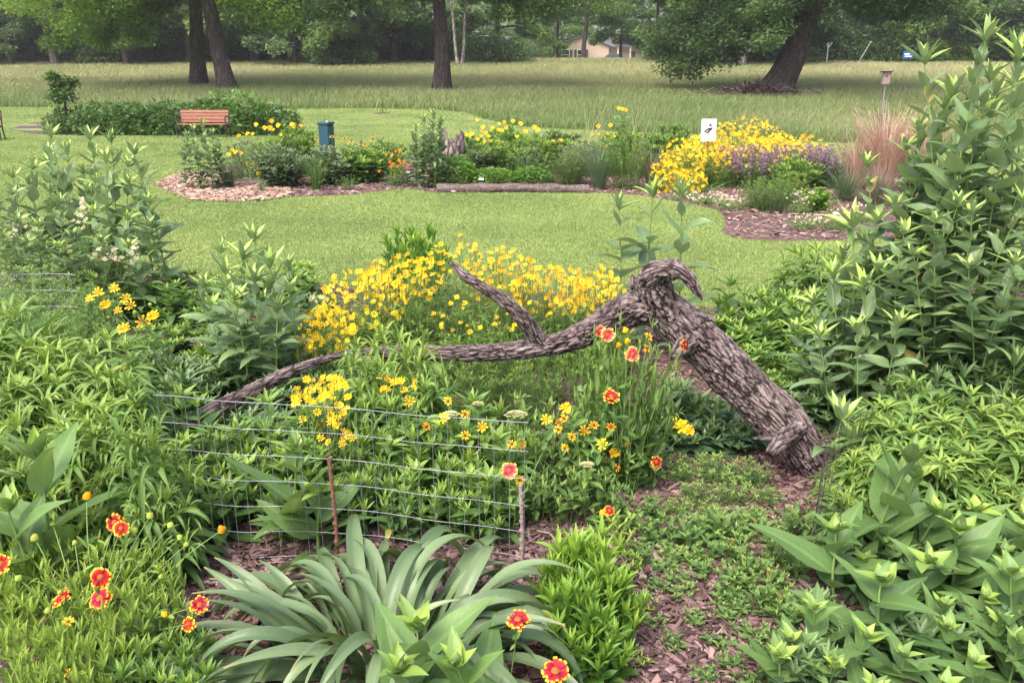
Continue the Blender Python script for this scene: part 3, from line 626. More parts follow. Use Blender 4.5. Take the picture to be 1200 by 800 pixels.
# ------------------------------------------------------------------ house, car, poles beyond the meadow
MAT['peach'] = plainmat('peach_render', (.60, .43, .37), (.68, .50, .44), 3, .85, .1, .01)
MAT['roofg'] = plainmat('grey_shingle', (.13, .13, .16), (.24, .24, .28), 6, .85, .4, .02)
MAT['whitep'] = plainmat('white_paint', (.72, .71, .70), (.82, .81, .8), 5, .6, .05, .005)
MAT['greyp'] = plainmat('weathered_white', (.38, .38, .39), (.5, .5, .51), 5, .7, .05)
MAT['darkglass'] = plainmat('dark_glass', (.02, .025, .03), (.05, .06, .07), 3, .12, 0, spec=.6)
MAT['shutter'] = plainmat('dark_shutter', (.06, .06, .09), (.1, .1, .13), 10, .6, .1)
MAT['brownwood'] = plainmat('brown_post', (.16, .1, .06), (.34, .22, .13), 12, .85, .4, .01, stretch=(1, 1, .2))
MAT['carpaint'] = plainmat('slate_car_paint', (.05, .06, .09), (.07, .08, .11), 2, .25, 0, spec=.6)
MAT['black'] = plainmat('black_iron', (.012, .012, .014), (.04, .04, .045), 30, .5, .1, .003)
MAT['tyre'] = plainmat('tyre_rubber', (.015, .015, .015), (.035, .035, .035), 20, .9, .2)
MAT['bluesign'] = plainmat('blue_board', (.02, .09, .36), (.03, .12, .44), 4, .5, .05)

def gable(mb, x0, x1, y0, y1, z, rise, over=.4, ridge_x=True):
    a, b, c, d = x0 - over, x1 + over, y0 - over, y1 + over; th = .16
    if ridge_x:
        ym = (c + d) / 2; top = [(a, c, z), (b, c, z), (b, ym, z + rise), (a, ym, z + rise), (a, d, z), (b, d, z)]
        Fs = [(0, 1, 2, 3), (3, 2, 5, 4)]; ends = [(0, 3, 4), (1, 5, 2)]
    else:
        xm = (a + b) / 2; top = [(a, c, z), (a, d, z), (xm, d, z + rise), (xm, c, z + rise), (b, c, z), (b, d, z)]
        Fs = [(1, 0, 3, 2), (2, 3, 4, 5)]; ends = [(0, 4, 3), (1, 2, 5)]
    V = np.array(top + [(p[0], p[1], p[2] - th) for p in top]); mb.add(V, Fs)
    mb.f.append((np.array([tuple(i + 6 for i in f[::-1]) for f in Fs]) + mb.n - 12, 0))
    o = mb.n - 12
    edges = [(0, 1), (5, 4), (0, 3), (3, 4), (1, 2), (2, 5)] if ridge_x else [(0, 1), (4, 5), (0, 3), (3, 4), (1, 2), (2, 5)]
    mb.f.append((np.array([(p, q, q + 6, p + 6) for p, q in edges]) + o, 0))
def M1(fn, name, mat, parent=None, **k):
    mb = MB(); fn(mb); return link(name, mb.mesh(name, mat, smooth=False), parent, **k)

HY = 138.0; hx = at_x(694, HY, 1.5); hz = float(gz(0, HY))
house = thing('house', 'peach single-storey house with grey gabled roof and columned porch beyond the meadow', 'house', (hx, HY, hz))
def wall_fn(mb):
    box(mb, (-1.6, 4, 1.45), (8.2, 8, 2.9)); box(mb, (6.2, 5, 1.45), (7.4, 6, 2.9))
    mb.add([(-5.7, .02, 2.9), (2.5, .02, 2.9), (-1.6, .02, 4.3)], [(0, 1, 2)])
wl = M1(wall_fn, 'wall', MAT['peach'], house)
def roof_fn(mb): gable(mb, -5.7, 2.5, 0, 8, 2.95, 1.6, ridge_x=False); gable(mb, 1.5, 9.9, .6, 8, 2.94, 1.9)
rf = M1(roof_fn, 'roof', MAT['roofg'], house)
M1(lambda mb: box(mb, (4.5, 4.6, 4.9), (.7, .7, 1.5), bev=.03), 'chimney', MAT['whitep'], rf)
for cx in (-1.9, -4.4):
    wf = M1(lambda mb: [box(mb, (cx + s * .62, -.05, 1.55), (.1, .12, 1.6)) for s in (-1, 1)] + [box(mb, (cx, -.05, z), (1.14, .12, .1)) for z in (.8, 1.55, 2.3)], 'window', MAT['whitep'], house)
    M1(lambda mb: box(mb, (cx, -.02, 1.55), (1.14, .04, 1.4)), 'pane', MAT['darkglass'], wf)
    for s in (-1, 1): M1(lambda mb: box(mb, (cx + s * .9, -.04, 1.55), (.4, .06, 1.6), bev=.01), 'shutter', MAT['shutter'], wf)
for cx in (4.0, 6.0, 8.0, 9.9):
    M1(lambda mb: tube(mb, [(cx, .5, 0), (cx, .5, 2.9)], .13, 10), 'porch_column', MAT['whitep'], house)
M1(lambda mb: box(mb, (6.5, 1.93, 1.05), (1.0, .06, 2.1), bev=.01), 'door', MAT['shutter'], house)
M1(lambda mb: box(mb, (6.2, 1.0, .1), (7.6, 2.2, .2), bev=.02), 'porch_floor', MAT['whitep'], house)
# second, white house half hidden by trees
hx2 = at_x(572, 128, 1.5)
h2 = thing('house', 'small white house mostly hidden by trees left of the peach house', 'house', (hx2, 128, float(gz(0, 128))))
M1(lambda mb: box(mb, (0, 3, 1.3), (6, 6, 2.6)), 'wall', MAT['whitep'], h2); M1(lambda mb: gable(mb, -3, 3, 0, 6, 2.65, 1.4), 'roof', MAT['roofg'], h2)
wf = M1(lambda mb: [box(mb, (1 + s * .5, -.05, 1.4), (.08, .1, 1.1)) for s in (-1, 1)] + [box(mb, (1, -.05, z), (.92, .1, .08)) for z in (.89, 1.91)], 'window', MAT['shutter'], h2)
M1(lambda mb: box(mb, (1, -.02, 1.4), (.92, .04, .94)), 'pane', MAT['darkglass'], wf)
# white outbuilding wall far behind, right of the leaning oak
# parked car
car = thing('parked_car', 'dark slate saloon car parked in front of the peach house porch', 'car', (at_x(716, 131, .6), 131, float(gz(0, 131))), rz=.08)
def car_body(mb):
    pr = [(-2.2, .35), (-2.25, .75), (-1.9, .92), (-1.2, .98), (-.55, 1.42), (.75, 1.45), (1.45, 1.0), (2.1, .95), (2.28, .7), (2.25, .35)]
    V = np.array([(x, sgn * (.85 - max(0, z - .95) * .35), z) for sgn in (-1, 1) for x, z in pr]); n = len(pr)
    mb.add(V, [(k, k + 1, n + k + 1, n + k) for k in range(n - 1)] + [(n - 1, 0, n, 2 * n - 1)]); mb.f.append((np.array([list(range(n))[::-1]]), 0)); mb.f.append((np.array([list(range(n, 2 * n))]), 0))
M1(car_body, 'body', MAT['carpaint'], car)
def cglass(mb):
    for sgn in (-1, 1): mb.add([(-1.05, sgn * .853, 1.02), (1.25, sgn * .853, 1.02), (.68, sgn * .735, 1.36), (-.5, sgn * .735, 1.36)], [(0, 1, 2, 3)])
M1(cglass, 'window', MAT['darkglass'], car)
for sx in (-1.35, 1.4):
    for sy in (-1, 1): 
        wh = M1(lambda mb: tube(mb, [(sx, sy * .66, .33), (sx, sy * .9, .33)], .33, 18), 'wheel', MAT['tyre'], car)
        M1(lambda mb: tube(mb, [(sx, sy * .88, .33), (sx, sy * .915, .33)], .2, 14), 'rim', MAT['wire'], wh)
for sy in (-.6, .6): M1(lambda mb: box(mb, (2.265, sy, .72), (.06, .4, .14), bev=.02), 'headlight', MAT['whitep'], car)

def pole(name, label, cat, px, Y, py_top, r, mat, extra=None, lean=0.0):
    x, y = base_of(px, Y); z0 = float(gz(x, y)); h = top_z(py_top, Y) - z0
    t = thing(name, label, cat, (x, y, z0)); M1(lambda mb: tube(mb, [(0, 0, -.1), (lean * .5, 0, h * .5), (lean, 0, h)], [r, r * .92, r * .85], 10), 'shaft', mat, t)
    if extra: extra(t, h)
    return t
pole('utility_pole', 'dark timber utility pole in front of the peach house', 'pole', 653, 110, -60, .17, MAT['bark'], lambda t, h: M1(lambda mb: box(mb, (0, -.16, h - .8), (2.2, .1, .12), bev=.01), 'crossarm', MAT['bark'], t))
pole('utility_pole', 'tan timber post to the right of the peach house', 'pole', 759, 100, 46, .16, MAT['brownwood'], lambda t, h: M1(lambda mb: tube(mb, [(0, 0, h), (0, 0, h + .06)], [.2, .15], 10), 'cap', MAT['roofg'], t))
pole('utility_pole', 'dark weathered pole beside the tan timber post', 'pole', 768, 98, -40, .17, MAT['bark'], lambda t, h: M1(lambda mb: tube(mb, [(-.2, -.12, 0), (-.2, -.12, 4.0)], .06, 8), 'white_conduit', MAT['whitep'], t))
def lamp_head(t, h):
    M1(lambda mb: tube(mb, [(0, 0, h - .15), (.15, 0, h + .05), (.75, 0, h + .15)], .05, 8), 'arm', MAT['wire'], t)
    lm = M1(lambda mb: box(mb, (.95, 0, h + .14), (.55, .26, .14), bev=.05), 'lamp_head', MAT['whitep'], t)
pole('street_lamp', 'slim street lamp with a pale head rising against the trees right of the oak', 'lamp', 970, 92, 22, .07, MAT['wire'], lamp_head)
def post_arm(t, h): M1(lambda mb: [tube(mb, [(0, 0, h - .5), (.35, 0, h)], .06, 8), tube(mb, [(0, 0, h - .5), (-.15, 0, h - .1)], .05, 8)], 'bracket', MAT['greyp'], t)
pole('white_post', 'short white post with a forked top at the road edge', 'post', 968, 84, 50, .065, MAT['greyp'], post_arm)
pole('leaning_post', 'thin white leaning marker pole right of the forked post', 'post', 1003, 84, 50, .04, MAT['greyp'], lambda t, h: M1(lambda mb: tube(mb, [(1.13, 0, h), (1.16, 0, h + .05)], .07, 8), 'cap', MAT['whitep'], t), lean=1.15)
x, y = base_of(1062, 80); z0 = float(gz(x, y)); t = thing('yard_sign', 'small blue yard sign with white markings under the far trees', 'sign', (x, y, z0))
zt = top_z(60, 80) - z0; zb = top_z(69, 80) - z0
M1(lambda mb: box(mb, (0, 0, (zt + zb) / 2), (.95, .03, zt - zb), bev=.008), 'board', MAT['bluesign'], t)
for s in (-.3, .3): M1(lambda mb: tube(mb, [(s, .03, -.1), (s, .03, zt - .05)], .012, 6), 'leg', MAT['wire'], t)
M1(lambda mb: [box(mb, (-.1, -.019, zt - .27), (.5, .006, .13)), box(mb, (.02, -.019, zt - .46), (.66, .006, .09))], 'white_marking', MAT['whitep'], t)
# gravel drive and road glimpsed at the far edge
mbr = MB(); xa, xb = base_of(1000, 88)[0], 70
rp_ = np.array([(xa, 82), (xa + 9, 80.5), (xa + 26, 80), (xb + 30, 79)]); L_ = cat_path(np.c_[rp_, np.zeros(4)], 24)
V = np.concatenate([np.c_[L_[:, 0], L_[:, 1], gz(L_[:, 0], L_[:, 1]) + .03], np.c_[L_[:, 0], L_[:, 1] + 3.2, gz(L_[:, 0], L_[:, 1] + 3.2) + .03]])
mbr.add(V, [(k, k + 1, 24 + k + 1, 24 + k) for k in range(23)])
tag(link('road', mbr.mesh('road', plainmat('pale_road', (.3, .25, .22), (.42, .36, .32), 2, .9, .3))), kind='structure')
# brush pile at the oak's foot
def brush(mb):
    g = np.random.default_rng(77)
    for k in range(420):
        a, r_ = g.random() * 6.28, abs(g.normal(0, .9)); c = np.array((r_ * math.cos(a) * 1.75 - .3, r_ * math.sin(a) * .55 - .5, .06 + .55 * math.exp(-r_ ** 2) * g.random()))
        b = g.random() * 6.28; d = np.array((math.cos(b), math.sin(b), g.normal(0, .35))) * (.3 + .4 * g.random())
        tube(mb, [c - d, c + g.normal(0, .05, 3), c + d], .012 + .02 * g.random(), 4, lf=g.random(), cap=False)
x, y, _ = on_ground(893, 114); tag(M1(brush, 'brush_pile', tintmat('dead_twig', [(0, (.07, .05, .05)), (1, (.19, .135, .13))]), None, loc=(x, y, float(gz(x, y)) + .05), sc=(1.15, 1.0, 1.1)), 'heap of dead brown brushwood around the foot of the leaning oak', 'brush pile')

hz_m, hnt, hout = newmat('haze_air'); pv = N(hnt, 'ShaderNodeVolumePrincipled'); pv.inputs['Color'].default_value = (.93, .95, .97, 1); pv.inputs['Density'].default_value = HAZE; pv.inputs['Anisotropy'].default_value = .2
hnt.links.new(pv.outputs[0], hout.inputs['Volume'])
tag(M1(lambda mb: box(mb, (0, 450, 18), (1840, 1540, 38)), 'haze', hz_m), 'thin summer haze over the meadow', 'haze', kind='stuff')
# ------------------------------------------------------------------ shrub row, benches
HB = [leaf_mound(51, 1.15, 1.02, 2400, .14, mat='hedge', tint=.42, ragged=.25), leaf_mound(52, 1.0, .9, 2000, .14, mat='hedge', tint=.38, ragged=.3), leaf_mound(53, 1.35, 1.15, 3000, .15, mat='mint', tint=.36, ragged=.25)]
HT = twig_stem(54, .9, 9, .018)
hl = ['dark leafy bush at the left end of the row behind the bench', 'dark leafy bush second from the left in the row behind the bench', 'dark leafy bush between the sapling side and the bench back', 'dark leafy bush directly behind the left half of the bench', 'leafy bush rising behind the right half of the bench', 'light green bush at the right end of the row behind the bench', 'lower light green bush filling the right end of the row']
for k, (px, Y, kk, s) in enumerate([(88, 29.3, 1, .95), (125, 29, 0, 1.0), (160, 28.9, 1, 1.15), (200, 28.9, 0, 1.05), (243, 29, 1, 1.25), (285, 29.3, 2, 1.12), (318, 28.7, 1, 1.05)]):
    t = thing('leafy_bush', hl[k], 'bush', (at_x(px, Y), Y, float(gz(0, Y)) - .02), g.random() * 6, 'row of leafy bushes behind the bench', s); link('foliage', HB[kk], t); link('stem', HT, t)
x, y = base_of(80, 29.2); sap = thing('sapling', 'small dark sapling standing up out of the left end of the bush row', 'tree', (x, y, .05), sc=1.25)
M1(lambda mb: tube(mb, [(0, 0, -.12), (.04, 0, .9), (-.05, .03, 1.5)], [.035, .028, .012], 7), 'trunk', MAT['bark'], sap)
mbs = MB(); gs = np.random.default_rng(3)
for c, rr in (((-.16, 0, 1.45), .26), ((.26, .05, 1.3), .24), ((-.05, .1, 1.15), .28), ((.15, -.1, .95), .3), ((-.2, 0, .95), .25)):
    d = gs.normal(0, 1, (170, 3)); d /= np.linalg.norm(d, axis=1)[:, None]; scatter(mbs, [LEAF_DIA], np.array(c) + d * rr * (gs.random((170, 1)) ** .5) * (1, 1, .75), gs.random(170) * 6.28, gs.normal(0, .4, 170), gs.normal(0, .4, 170), .13, .4 + gs.normal(0, .12, 170), gs)
link('crown', mbs.mesh('crown', MAT['hedge']), sap)

MAT['slat'] = plainmat('red_slat', (.24, .085, .055), (.36, .15, .10), 9, .55, .2, .004, stretch=(.25, 3, 3), objvar=.12)
def make_bench(label, x, y, rz):
    t = thing('park_bench', label, 'bench', (x, y, 0), rz); Wd = 1.58
    for k in range(4):
        zz = .5 + k * .098; M1(lambda mb: box(mb, (0, .2 + k * .025, zz), (Wd - .06, .022, .086), tilt=-.24, bev=.006), 'back_slat', MAT['slat'], t)
    for k in range(4): M1(lambda mb: box(mb, (0, -.2 + k * .1, .415), (Wd - .06, .088, .024), bev=.006), 'seat_slat', MAT['slat'], t)
    for s in (-1, 1):
        def side(mb):
            X = s * (Wd / 2 - .02)
            tube(mb, cat_path([(X, -.26, 0), (X, -.2, .2), (X, -.2, .38), (X, .14, .385)], 12), .02, 8); tube(mb, cat_path([(X, .3, 0), (X, .2, .2), (X, .16, .4), (X, .3, .86)], 14), .02, 8)
            tube(mb, cat_path([(X, -.26, .5), (X, -.2, .63), (X, .05, .64), (X, .22, .62)], 12), .022, 8); tube(mb, [(X, -.2, .38), (X, -.22, .56)], .014, 8)
        M1(side, 'end_frame', MAT['black'], t)
    return t
bx, by = at_x(238, 27.0, .4), 27.0
make_bench('red slatted park bench with black iron ends in front of the bush row', bx, by, 0.05)
make_bench('dark bench just entering the picture at the far left lawn', at_x(-33, 25.6, .4), 25.6, .3)

# ================================================================== PLANT LIBRARY
LT = {
 'milk': [leaf_t(.41, 7, .32, d, 'ovate', .12, True, tw, curve0=c0) for d, tw, c0 in ((.5, .25, .1), (.9, -.3, .2), (.2, .3, 0), (1.3, 0, .35), (-.2, -.2, 0))],
 'cup': [leaf_t(.35, 8, .34, d, 'ovate', .14, True, tw, curve0=c0) for d, tw, c0 in ((.35, .1, .1), (.75, -.15, .2), (.15, .15, 0), (1.1, 0, .25))],
 'tri': [leaf_t(.15, 8, .35, d, 'lance', .1, False, tw) for d, tw in ((1.0, .2), (1.6, -.3), (.6, .1), (2.1, .15))],
 'tip': [leaf_t(.25, 6, .5, d, 'lance', .08, False, tw) for d, tw in ((-.15, .1), (.5, -.1), (.15, .1))],
 'mint': [leaf_t(.36, 6, .35, d, 'lance', .12, False, tw) for d, tw in ((.4, .1), (.8, -.1), (.2, .1), (1.1, 0))],
 'cuptip': [leaf_t(.52, 7, .55, d, 'ovate', .08, True, tw) for d, tw in ((-.5, .1), (.2, -.1), (-.9, .05))],
 'bright': [leaf_t(.44, 6, .4, d, 'ell', .1, False, tw) for d, tw in ((.3, .1), (.6, -.1), (-.2, .1))],
 'fine': [leaf_t(.09, 4, .3, d, 'lance') for d in (.4, .9, 0)],
 'spat': [leaf_t(.22, 5, .35, d, 'obov', .1) for d in (.5, .9, .1)],
 'strap': [leaf_t(.098, 18, .4, d, 'strap', .06, True, tw, curve0=c0) for d, tw, c0 in ((2.2, .25, .3), (2.8, -.35, .5), (1.6, .45, .15), (3.2, .15, .6), (1.1, -.3, .05), (2.5, .7, .4))],
 'blade': [leaf_t(.014, 7, .3, d, 'strap', 0, False, 0, curve0=c0) for d, c0 in ((.7, .1), (1.4, .3), (.3, 0))],
}
SPEC = {
 # leaf templates, material, internode (m), leaf length, lowest/highest leaf angle, leaves per node, bare foot, tip leaves, stem radius, leaflets
 'milk': dict(t='milk', m='milk', node=.066, L=.175, el=(.05, .95), per=2, bare=.1, tip=8, tipL=.72, r=.0055, step=1.571),
 'cup':  dict(t='cup', m='cup', tipt='cuptip', node=.085, L=.28, el=(.5, 1.15), per=2, bare=.08, tip=6, tipL=.40, r=.0065, step=1.571),
 'tri':  dict(t='tri', m='tri', node=.06, L=.15, el=(-.15, .5), per=2, bare=.1, tip=8, tipL=.5, r=.0035, step=1.571, leaflets=5),
 'mint': dict(t='mint', m='mint', node=.036, L=.085, el=(.1, .9), per=2, bare=.05, tip=8, tipL=.75, r=.003, step=1.571),
 'bright': dict(t='bright', m='bright', node=.03, L=.085, el=(.35, 1.05), per=2, bare=.05, tip=8, tipL=.8, r=.0035, step=1.9),
 'dusk': dict(t='mint', m='dusk', node=.05, L=.15, el=(0, .7), per=2, bare=.1, tip=6, tipL=.7, r=.004, step=1.571),
 'lime': dict(t='fine', m='lime', node=.024, L=.075, el=(.3, 1.05), per=1, bare=.05, tip=5, tipL=.7, r=.0028, step=2.4),
 'limew': dict(t='spat', m='lime', node=.045, L=.085, el=(.5, 1.1), per=1, bare=.05, tip=4, tipL=.7, r=.0028, step=2.4),
 'feath': dict(t='tri', m='soft', node=.036, L=.085, el=(-.1, .55), per=2, bare=.1, tip=6, tipL=.7, r=.0025, step=1.571, leaflets=3),
 'seedl': dict(t='bright', m='soft', node=.045, L=.11, el=(.3, 1.0), per=2, bare=.05, tip=4, tipL=.6, r=.003, step=1.571),
 'thread': dict(t='fine', m='soft', node=.022, L=.07, el=(.3, 1.05), per=2, bare=.05, tip=5, tipL=.7, r=.0025, step=1.2),
 'daisy': dict(t='bright', m='soft', node=.05, L=.07, el=(.2, .8), per=2, bare=.1, tip=3, tipL=.7, r=.0025, step=1.571),
 'fine': dict(t='fine', m='fine', node=.016, L=.055, el=(.2, .9), per=2, bare=.1, tip=6, tipL=.8, r=.002, step=1.2),
 'grey': dict(t='fine', m='grey', node=.02, L=.08, el=(.2, .9), per=2, bare=.1, tip=6, tipL=.8, r=.0025, step=1.2),
 'greyl': dict(t='mint', m='grey', node=.035, L=.11, el=(.2, .9), per=2, bare=.1, tip=6, tipL=.8, r=.003, step=1.571),
}
def stalk(g, h, sp, lean=None, st=None, lv=None, base=(0, 0, 0), dens=1.0, L=None, tint0=0.0, tip=True):
    """one stem with its leaves; returns the buffers and the tip point/direction"""
    S = SPEC[sp] if isinstance(sp, str) else sp
    st = st or MB(); lv = lv or MB(); L = L or S['L']
    if lean is None: lean = g.normal(0, .1, 2) * h
    b = np.asarray(base, float); n = 10; t = np.linspace(0, 1, n)[:, None]
    wob = g.normal(0, .018 * h, 3) * (1, 1, 0)
    pts = b + np.array((0, 0, -.02)) * (1 - t) + np.array((0, 0, h)) * t + np.array((*lean, 0)) * t ** 1.6 + wob * np.sin(t * 5) * t
    tube(st, pts, S['r'] * (1.15 - .75 * t[:, 0]) * (1 if h > .3 else .8), 6, lf=.35 + .5 * t.mean(), cap=False)
    K = max(2, int(h * (1 - S['bare']) / S['node'] * dens)); tt = np.linspace(S['bare'], .985, K) + g.normal(0, .12 / K, K); tt = np.clip(tt, .02, 1)
    P, AZ, EL, SCL, TI = [], [], [], [], []
    a0 = g.random() * 6.28
    for k in range(K):
        p = b * 0 + np.array([np.interp(tt[k], t[:, 0], pts[:, c]) for c in range(3)])
        prof = (.62 + .5 * math.sin(math.pi * min(tt[k], 1) ** .85)) * (1 - .35 * max(0, tt[k] - .75) / .25)
        for q in range(S['per']):
            if g.random() < .05: continue
            az = a0 + k * S['step'] + q * 6.2832 / S['per'] + g.normal(0, .30)
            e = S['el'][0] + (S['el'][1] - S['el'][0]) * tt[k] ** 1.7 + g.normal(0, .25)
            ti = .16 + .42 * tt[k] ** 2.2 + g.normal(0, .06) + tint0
            if S.get('leaflets'):
                pet = L * .16; d = np.array((math.cos(az) * math.cos(e), math.sin(az) * math.cos(e), math.sin(e)))
                for w_, f in ((0, 1.0), (.62, .88), (-.62, .88), (1.3, .6), (-1.3, .6))[:S['leaflets']]:
                    P.append(p + d * pet); AZ.append(az + w_ + g.normal(0, .1)); EL.append(e * .8 + g.normal(0, .12)); SCL.append(L * prof * f * (.85 + .3 * g.random())); TI.append(ti)
            else:
                P.append(p); AZ.append(az); EL.append(e); SCL.append(L * prof * (.82 + .36 * g.random())); TI.append(ti)
    if tip:
        n_ = S['tip']; f = np.arange(n_) / n_; tt_ = LT[S.get('tipt', 'tri' if S['t'] == 'tri' else 'tip')]
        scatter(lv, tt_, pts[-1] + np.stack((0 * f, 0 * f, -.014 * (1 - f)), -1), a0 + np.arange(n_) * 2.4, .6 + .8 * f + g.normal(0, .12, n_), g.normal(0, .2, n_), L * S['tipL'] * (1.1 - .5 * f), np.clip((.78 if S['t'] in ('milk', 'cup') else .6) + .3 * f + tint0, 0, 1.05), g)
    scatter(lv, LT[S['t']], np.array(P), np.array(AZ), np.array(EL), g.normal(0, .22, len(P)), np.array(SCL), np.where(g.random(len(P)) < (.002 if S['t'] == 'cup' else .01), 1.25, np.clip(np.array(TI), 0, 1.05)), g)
    return st, lv, pts[-1]
# single stalks, six of a kind, shared by all plants of that kind
def stalk_set(seed, sp, h, n=6, **kw):
    out = []
    for k in range(n):
        g = np.random.default_rng(seed * 100 + k); st, lv, tp = stalk(g, h * (.9 + .2 * g.random()), sp, lean=g.normal(0, .05, 2) * h, **kw)
        out.append((st.mesh('stalk', MAT['stem']), lv.mesh('leaves', MAT[SPEC[sp]['m']]), tp))
    return out
SET = {'milk_tall': stalk_set(1, 'milk', 1.45), 'milk_mid': stalk_set(2, 'milk', 1.0), 'milk_low': stalk_set(3, 'milk', .7), 'milk_sprout': stalk_set(8, 'milk', .32, 4),
       'isl': stalk_set(9, 'milk', 1.0, 5, L=.19, dens=1.35), 'cup': stalk_set(4, 'cup', .5), 'cup_tall': stalk_set(5, 'cup', .8, 4), 'tri': stalk_set(6, 'tri', .6), 'mint': stalk_set(7, 'mint', .45)}
BOOST = {'tri': 2.75, 'mint': 2.05, 'dusk': 1.6, 'bright': 1.85, 'limew': 1.6, 'lime': 1.3, 'daisy': 1.8, 'fine': 1.2, 'grey': 1.15, 'greyl': 1.3}
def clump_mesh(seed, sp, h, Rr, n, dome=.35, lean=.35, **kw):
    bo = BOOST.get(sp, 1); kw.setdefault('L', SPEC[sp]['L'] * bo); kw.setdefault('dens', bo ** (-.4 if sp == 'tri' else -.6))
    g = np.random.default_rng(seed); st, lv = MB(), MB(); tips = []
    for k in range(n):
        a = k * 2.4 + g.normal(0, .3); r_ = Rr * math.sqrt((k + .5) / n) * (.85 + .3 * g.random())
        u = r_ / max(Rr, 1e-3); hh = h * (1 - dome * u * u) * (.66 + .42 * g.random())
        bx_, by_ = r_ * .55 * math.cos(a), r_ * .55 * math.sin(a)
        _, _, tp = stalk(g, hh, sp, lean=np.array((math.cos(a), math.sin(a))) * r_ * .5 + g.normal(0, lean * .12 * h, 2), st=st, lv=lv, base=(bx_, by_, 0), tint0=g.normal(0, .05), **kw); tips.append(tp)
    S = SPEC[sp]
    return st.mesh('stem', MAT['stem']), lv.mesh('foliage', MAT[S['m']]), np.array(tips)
_cl = {}
def clump_of(sp, hcls, n, var):
    key = (sp, hcls, n, var)
    if key not in _cl: _cl[key] = clump_mesh(hash((sp, n, var)) % 9973 if False else sum(map(ord, sp)) * 7 + n * 3 + var, sp, hcls, hcls * .55, n)
    return _cl[key]
RG = random.Random(12)
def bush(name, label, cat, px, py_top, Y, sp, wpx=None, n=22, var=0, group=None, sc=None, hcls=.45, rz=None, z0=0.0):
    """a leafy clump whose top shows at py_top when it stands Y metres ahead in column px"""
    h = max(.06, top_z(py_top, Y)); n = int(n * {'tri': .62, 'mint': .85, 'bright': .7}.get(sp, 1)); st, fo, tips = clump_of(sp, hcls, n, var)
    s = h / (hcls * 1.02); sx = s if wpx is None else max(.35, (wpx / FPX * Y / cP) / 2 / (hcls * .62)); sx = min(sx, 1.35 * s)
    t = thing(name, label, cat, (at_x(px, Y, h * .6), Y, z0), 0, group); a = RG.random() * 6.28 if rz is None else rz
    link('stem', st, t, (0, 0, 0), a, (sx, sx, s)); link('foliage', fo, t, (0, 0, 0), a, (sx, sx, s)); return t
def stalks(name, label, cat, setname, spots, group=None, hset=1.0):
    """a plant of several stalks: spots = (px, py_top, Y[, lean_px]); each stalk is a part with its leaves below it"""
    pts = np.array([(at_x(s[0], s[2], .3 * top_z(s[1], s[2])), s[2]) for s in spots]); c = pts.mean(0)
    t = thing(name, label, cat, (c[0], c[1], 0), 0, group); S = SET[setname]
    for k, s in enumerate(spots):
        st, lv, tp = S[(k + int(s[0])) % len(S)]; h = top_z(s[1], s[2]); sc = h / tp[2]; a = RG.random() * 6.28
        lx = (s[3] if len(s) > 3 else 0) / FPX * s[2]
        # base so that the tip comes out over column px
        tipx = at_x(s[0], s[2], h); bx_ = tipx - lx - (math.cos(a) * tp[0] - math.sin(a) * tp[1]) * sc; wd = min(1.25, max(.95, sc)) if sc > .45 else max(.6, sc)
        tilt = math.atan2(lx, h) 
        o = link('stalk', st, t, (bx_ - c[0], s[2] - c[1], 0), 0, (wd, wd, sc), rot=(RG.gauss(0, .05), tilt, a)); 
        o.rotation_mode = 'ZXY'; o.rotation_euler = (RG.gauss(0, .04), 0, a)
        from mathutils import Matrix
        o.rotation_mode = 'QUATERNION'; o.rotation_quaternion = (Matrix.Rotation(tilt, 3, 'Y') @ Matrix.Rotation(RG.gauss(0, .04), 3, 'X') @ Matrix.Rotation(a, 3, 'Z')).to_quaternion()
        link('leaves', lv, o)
    return t

# flowers ------------------------------------------------------------
PET = {'yel': leaf_t(.40, 4, .15, .35, 'petal', .1), 'notch': leaf_t(.44, 4, .12, .5, 'petal', .15), 'thin': leaf_t(.28, 3, .15, .3, 'obov'), 'drop': leaf_t(.42, 4, .15, 1.6, 'obov')}
def dome(mb, r, h, mi=1, rows=4, n=10, z=0.0, spiky=0.0, g=None):
    V = []
    for i in range(rows):
        a = i / rows * 1.5708
        for j in range(n):
            k = 1 + (spiky * (g.random() - .5) if g is not None else 0); V.append((r * math.cos(a) * math.cos(j * 6.2832 / n) * k, r * math.cos(a) * math.sin(j * 6.2832 / n) * k, z + h * math.sin(a) * k))
    V.append((0, 0, z + h)); F4 = [(i * n + j, i * n + (j + 1) % n, (i + 1) * n + (j + 1) % n, (i + 1) * n + j) for i in range(rows - 1) for j in range(n)]
    mb.add(np.array(V), np.array(F4), .5, mi); o = mb.n - len(V); mb.f.append((np.array([((rows - 1) * n + j, (rows - 1) * n + (j + 1) % n, rows * n) for j in range(n)]) + o, mi))
def flower(seed, D, np_, pet, mats, core=.3, coreh=.14, el=.15, layers=1, spiky=0.0):
    g = np.random.default_rng(seed); mb = MB()
    for L_ in range(layers):
        az = np.arange(np_) * 6.2832 / np_ + g.normal(0, .09, np_) + L_ * .3
        place(mb, PET[pet], np.stack((np.cos(az), np.sin(az), 0 * az), -1) * D * .12 + (0, 0, L_ * .003), az, el + g.normal(0, .22, np_) + L_ * .2, g.normal(0, .22, np_), D * .4 * (.80 + .3 * g.random(np_)), .5)
    dome(mb, D * core / 2, D * coreh, 1, spiky=spiky, g=g)
    V = np.array([(0, 0, -.004)]); dome(mb, D * .11, -D * .07, 2, rows=2, n=8)
    return mb.mesh('flower', [MAT[m] for m in mats] + [MAT['stem']])
